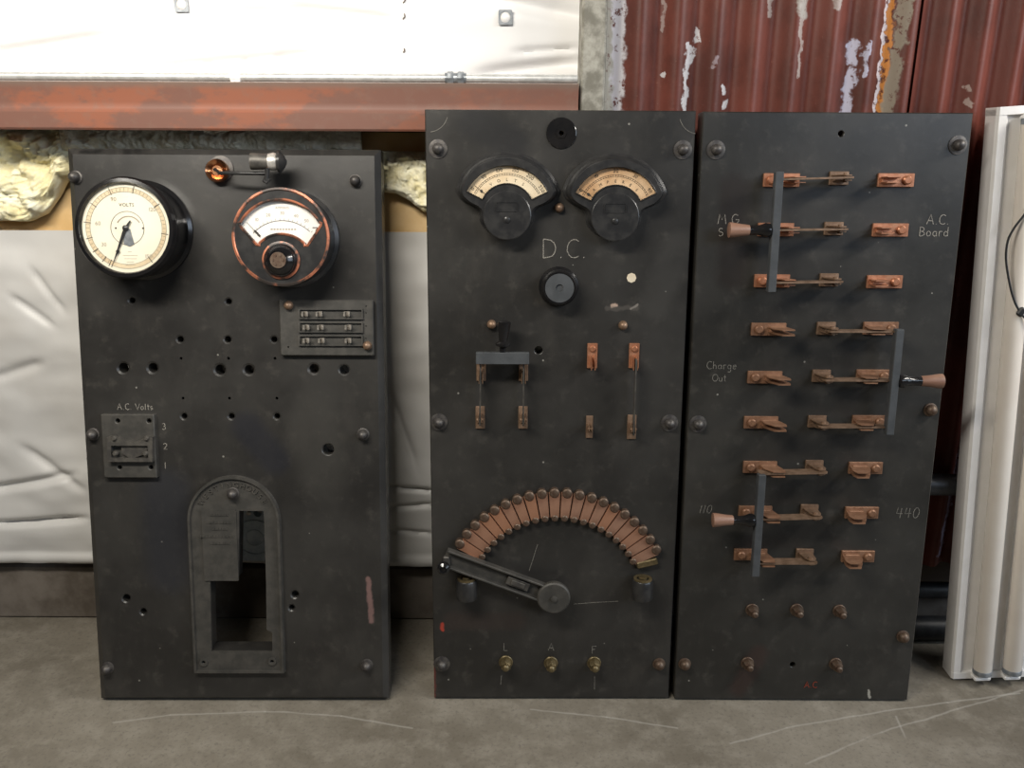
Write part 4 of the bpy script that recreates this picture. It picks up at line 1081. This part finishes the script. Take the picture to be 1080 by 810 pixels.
fluff('fibreglass_batt', at_y(396, 170, 1.82).x, at_y(470, 170, 1.82).x, zlow_l([(396, 204), (415, 206), (430, 214), (445, 226), (470, 226)]), lambda x: at_y(420, 160, 1.82).z, 1.844, .035, fy, 70, 60, 7.7,
      'yellow fibreglass tuft in the gap between the two left panels', .012)

# ---- galvanised box seen through the arched opening
gx0, gz0 = at_y(246, 592, 1.79).x, at_y(246, 593, 1.79).z; gx1, gz1 = at_y(292, 592, 1.79).x, at_y(246, 528, 1.79).z
b = MB(); w_, h_ = gx1-gx0, gz1-gz0
hx, hz = at_y(271, 542, 1.79).x-(gx0+gx1)/2, at_y(271, 542, 1.79).z-(gz0+gz1)/2
b.plate(rrect(-w_/2+.002, -h_/2+.002, w_/2-.002, h_/2-.002, .006), [(circ(hx, hz, .010, 20), 0)], -.022, 0, .002, rrect(-w_/2, -h_/2, w_/2, h_/2, .008))
cxx, czz = at_y(268, 568, 1.79).x-(gx0+gx1)/2, at_y(268, 568, 1.79).z-(gz0+gz1)/2
b.lathe([(.046, -.001), (.046, .003), (.042, .0035), (.040, .001), (.022, .001), (.020, .003), (.017, .001), (.001, .0012)], (cxx, 0, czz), seg=40)
gb = b.obj('junction_box', 'galv', None, ((gx0+gx1)/2, 1.795, (gz0+gz1)/2)); tag(gb, 'bluish galvanised metal box seen through the arched opening', 'electrical box')
MB().lathe([(.005, 0), (.006, .003), (.003, .0045)], (at_y(262, 543, 1.79).x-(gx0+gx1)/2, 0, hz), seg=14).obj('screw', 'silver', gb, label='bright screw')

# ------------------------------------------------------------------ fluorescent fixture leaning at the right
B0 = at_z(1003.5, 716, .004); T0 = at_y(1052.5, 113, 1.667)
ez = (T0-B0); Lf = ez.length; ez.normalize()
ex = Vector((1, -.04, 0)); ex = (ex-ez*ex.dot(ez)).normalized(); ey = ez.cross(ex)
fm = Matrix((ex, ey, ez)).transposed().to_4x4(); fm.translation = B0
fe = bpy.data.objects.new('light_fixture', None); C.objects.link(fe); fe.matrix_world = fm
tag(fe, 'white fluorescent strip fixture with two unlit tubes standing on end at the right', 'light fixture')
print('FIX', Lf, B0, T0)
wF = .190
pf = [(0, .045), (.002, .045), (wF-.002, .045), (wF, .045), (wF, .006), (wF-.004, 0), (wF-.018, 0), (wF-.020, .003), (wF-.026, .009), (.112, .009), (.106, .005), (.074, .005), (.068, .009), (.026, .009), (.020, .003), (.018, 0), (.004, 0), (0, .006)]
b = MB(); b.rings([[Vector((x, y, z)) for x, y in pf] for z in (.012, Lf-.004)])
b.obj('housing', 'white_enamel', fe, ang=25)
for z in (.005, Lf-.010):
    b = MB(); b.rings([[Vector((x, y, zz)) for x, y in ((0, .046), (wF, .046), (wF, .004), (wF-.004, -.001), (.004, -.001), (0, .004))] for zz in (z-.005, z+.010)])
    b.obj('end_cap', 'white_enamel', fe, ang=25)
tubm = MB(); tubm.lathe([(.008, 0), (.0165, .003), (.019, .010), (.019, Lf-.058), (.0165, Lf-.051), (.008, Lf-.048)], seg=28, axis=(0, 0, 1)); tubm = tubm.mesh('tube', 'tube_glass')
endm = MB(); endm.lathe([(.0195, 0), (.0195, .010), (.0188, .011)], seg=28, axis=(0, 0, 1)); endm = endm.mesh('tube_end_cap', 'zinc')
sockm = MB(); sockm.box((0, .006, 0), (.024, .044, .012), .004, seg=2); sockm.box((0, -.006, -.004), (.036, .022, .010), .003); sockm = sockm.mesh('lamp_holder', 'white_enamel')
for x in (.058, .122):
    tb_ = inst(tubm, 'tube', fe, (x, -.014, .024))
    for z in (-.001, Lf-.058): inst(endm, 'tube_end_cap', tb_, (0, 0, z))
    for z in (.014, Lf-.018): inst(sockm, 'lamp_holder', fe, (x, -.004, z))
# black cord hooked over the fixture
def fl(px, py, n):
    iv = fm.inverted(); o = iv @ CAM; d = iv.to_3x3() @ ray(px, py); k_ = (-n-o.y)/d.y; return o+d*k_
cp = [fl(x, y, n) for x, y, n in ((1105, 190, .035), (1090, 212, .036), (1080, 227, .036), (1070, 240, .036), (1063, 254, .036), (1061, 272, .036), (1063.5, 292, .036), (1068, 312, .036), (1074, 326, .036), (1084, 338, .036), (1100, 345, .036))]
cs = []
for i in range(len(cp)-1):
    p0_, p1_, p2_, p3_ = cp[max(i-1, 0)], cp[i], cp[i+1], cp[min(i+2, len(cp)-1)]
    for k_ in range(4):
        t = k_/4; cs.append(0.5*((2*p1_)+(p2_-p0_)*t+(2*p0_-5*p1_+4*p2_-p3_)*t*t+(3*p1_-p0_-3*p2_+p3_)*t**3))
cs.append(cp[-1])
b = MB(); b.tube(cs, .0022, 8); p = fl(1077, 329, .036); b.box(p, (.014, .008, .018), .003, Matrix.Rotation(.6, 3, 'Y'))
b.obj('cord', 'rubber', fe, label='black cord')

# ------------------------------------------------------------------ light
def area(name, loc, tgt, sx, sy, power, col):
    l = bpy.data.lights.new(name, 'AREA'); l.shape = 'RECTANGLE'; l.size = sx; l.size_y = sy; l.energy = power; l.color = col
    o = bpy.data.objects.new(name, l); C.objects.link(o); o.location = loc
    o.rotation_euler = (Vector(tgt)-Vector(loc)).to_track_quat('-Z', 'Y').to_euler(); return o
area('hanging_lamp', (-.78, .58, 1.92), (-.80, 1.80, 1.05), 1.2, .20, 34, (1.0, .945, .85))
area('hanging_lamp', (1.95, 1.02, 2.0), (.95, 1.75, 1.15), .9, .20, 27, (1.0, .95, .88))
area('door_daylight', (3.5, .25, 1.65), (.6, 1.7, .95), 1.5, 1.3, 30, (.74, .86, 1.0))
area('window_daylight', (3.1, -2.4, 2.7), (.5, 1.6, 1.0), 2.4, 1.2, 46, (.70, .82, 1.0))
w = bpy.data.worlds.new('room_ambient'); bpy.context.scene.world = w; w.use_nodes = True
w.node_tree.nodes['Background'].inputs[0].default_value = (1, .9, .72, 1); w.node_tree.nodes['Background'].inputs[1].default_value = 0.03
vs = bpy.context.scene.view_settings
vs.view_transform = 'Standard'; vs.look = 'None'; vs.exposure = 0.0; vs.gamma = 1.0; vs.use_curve_mapping = False
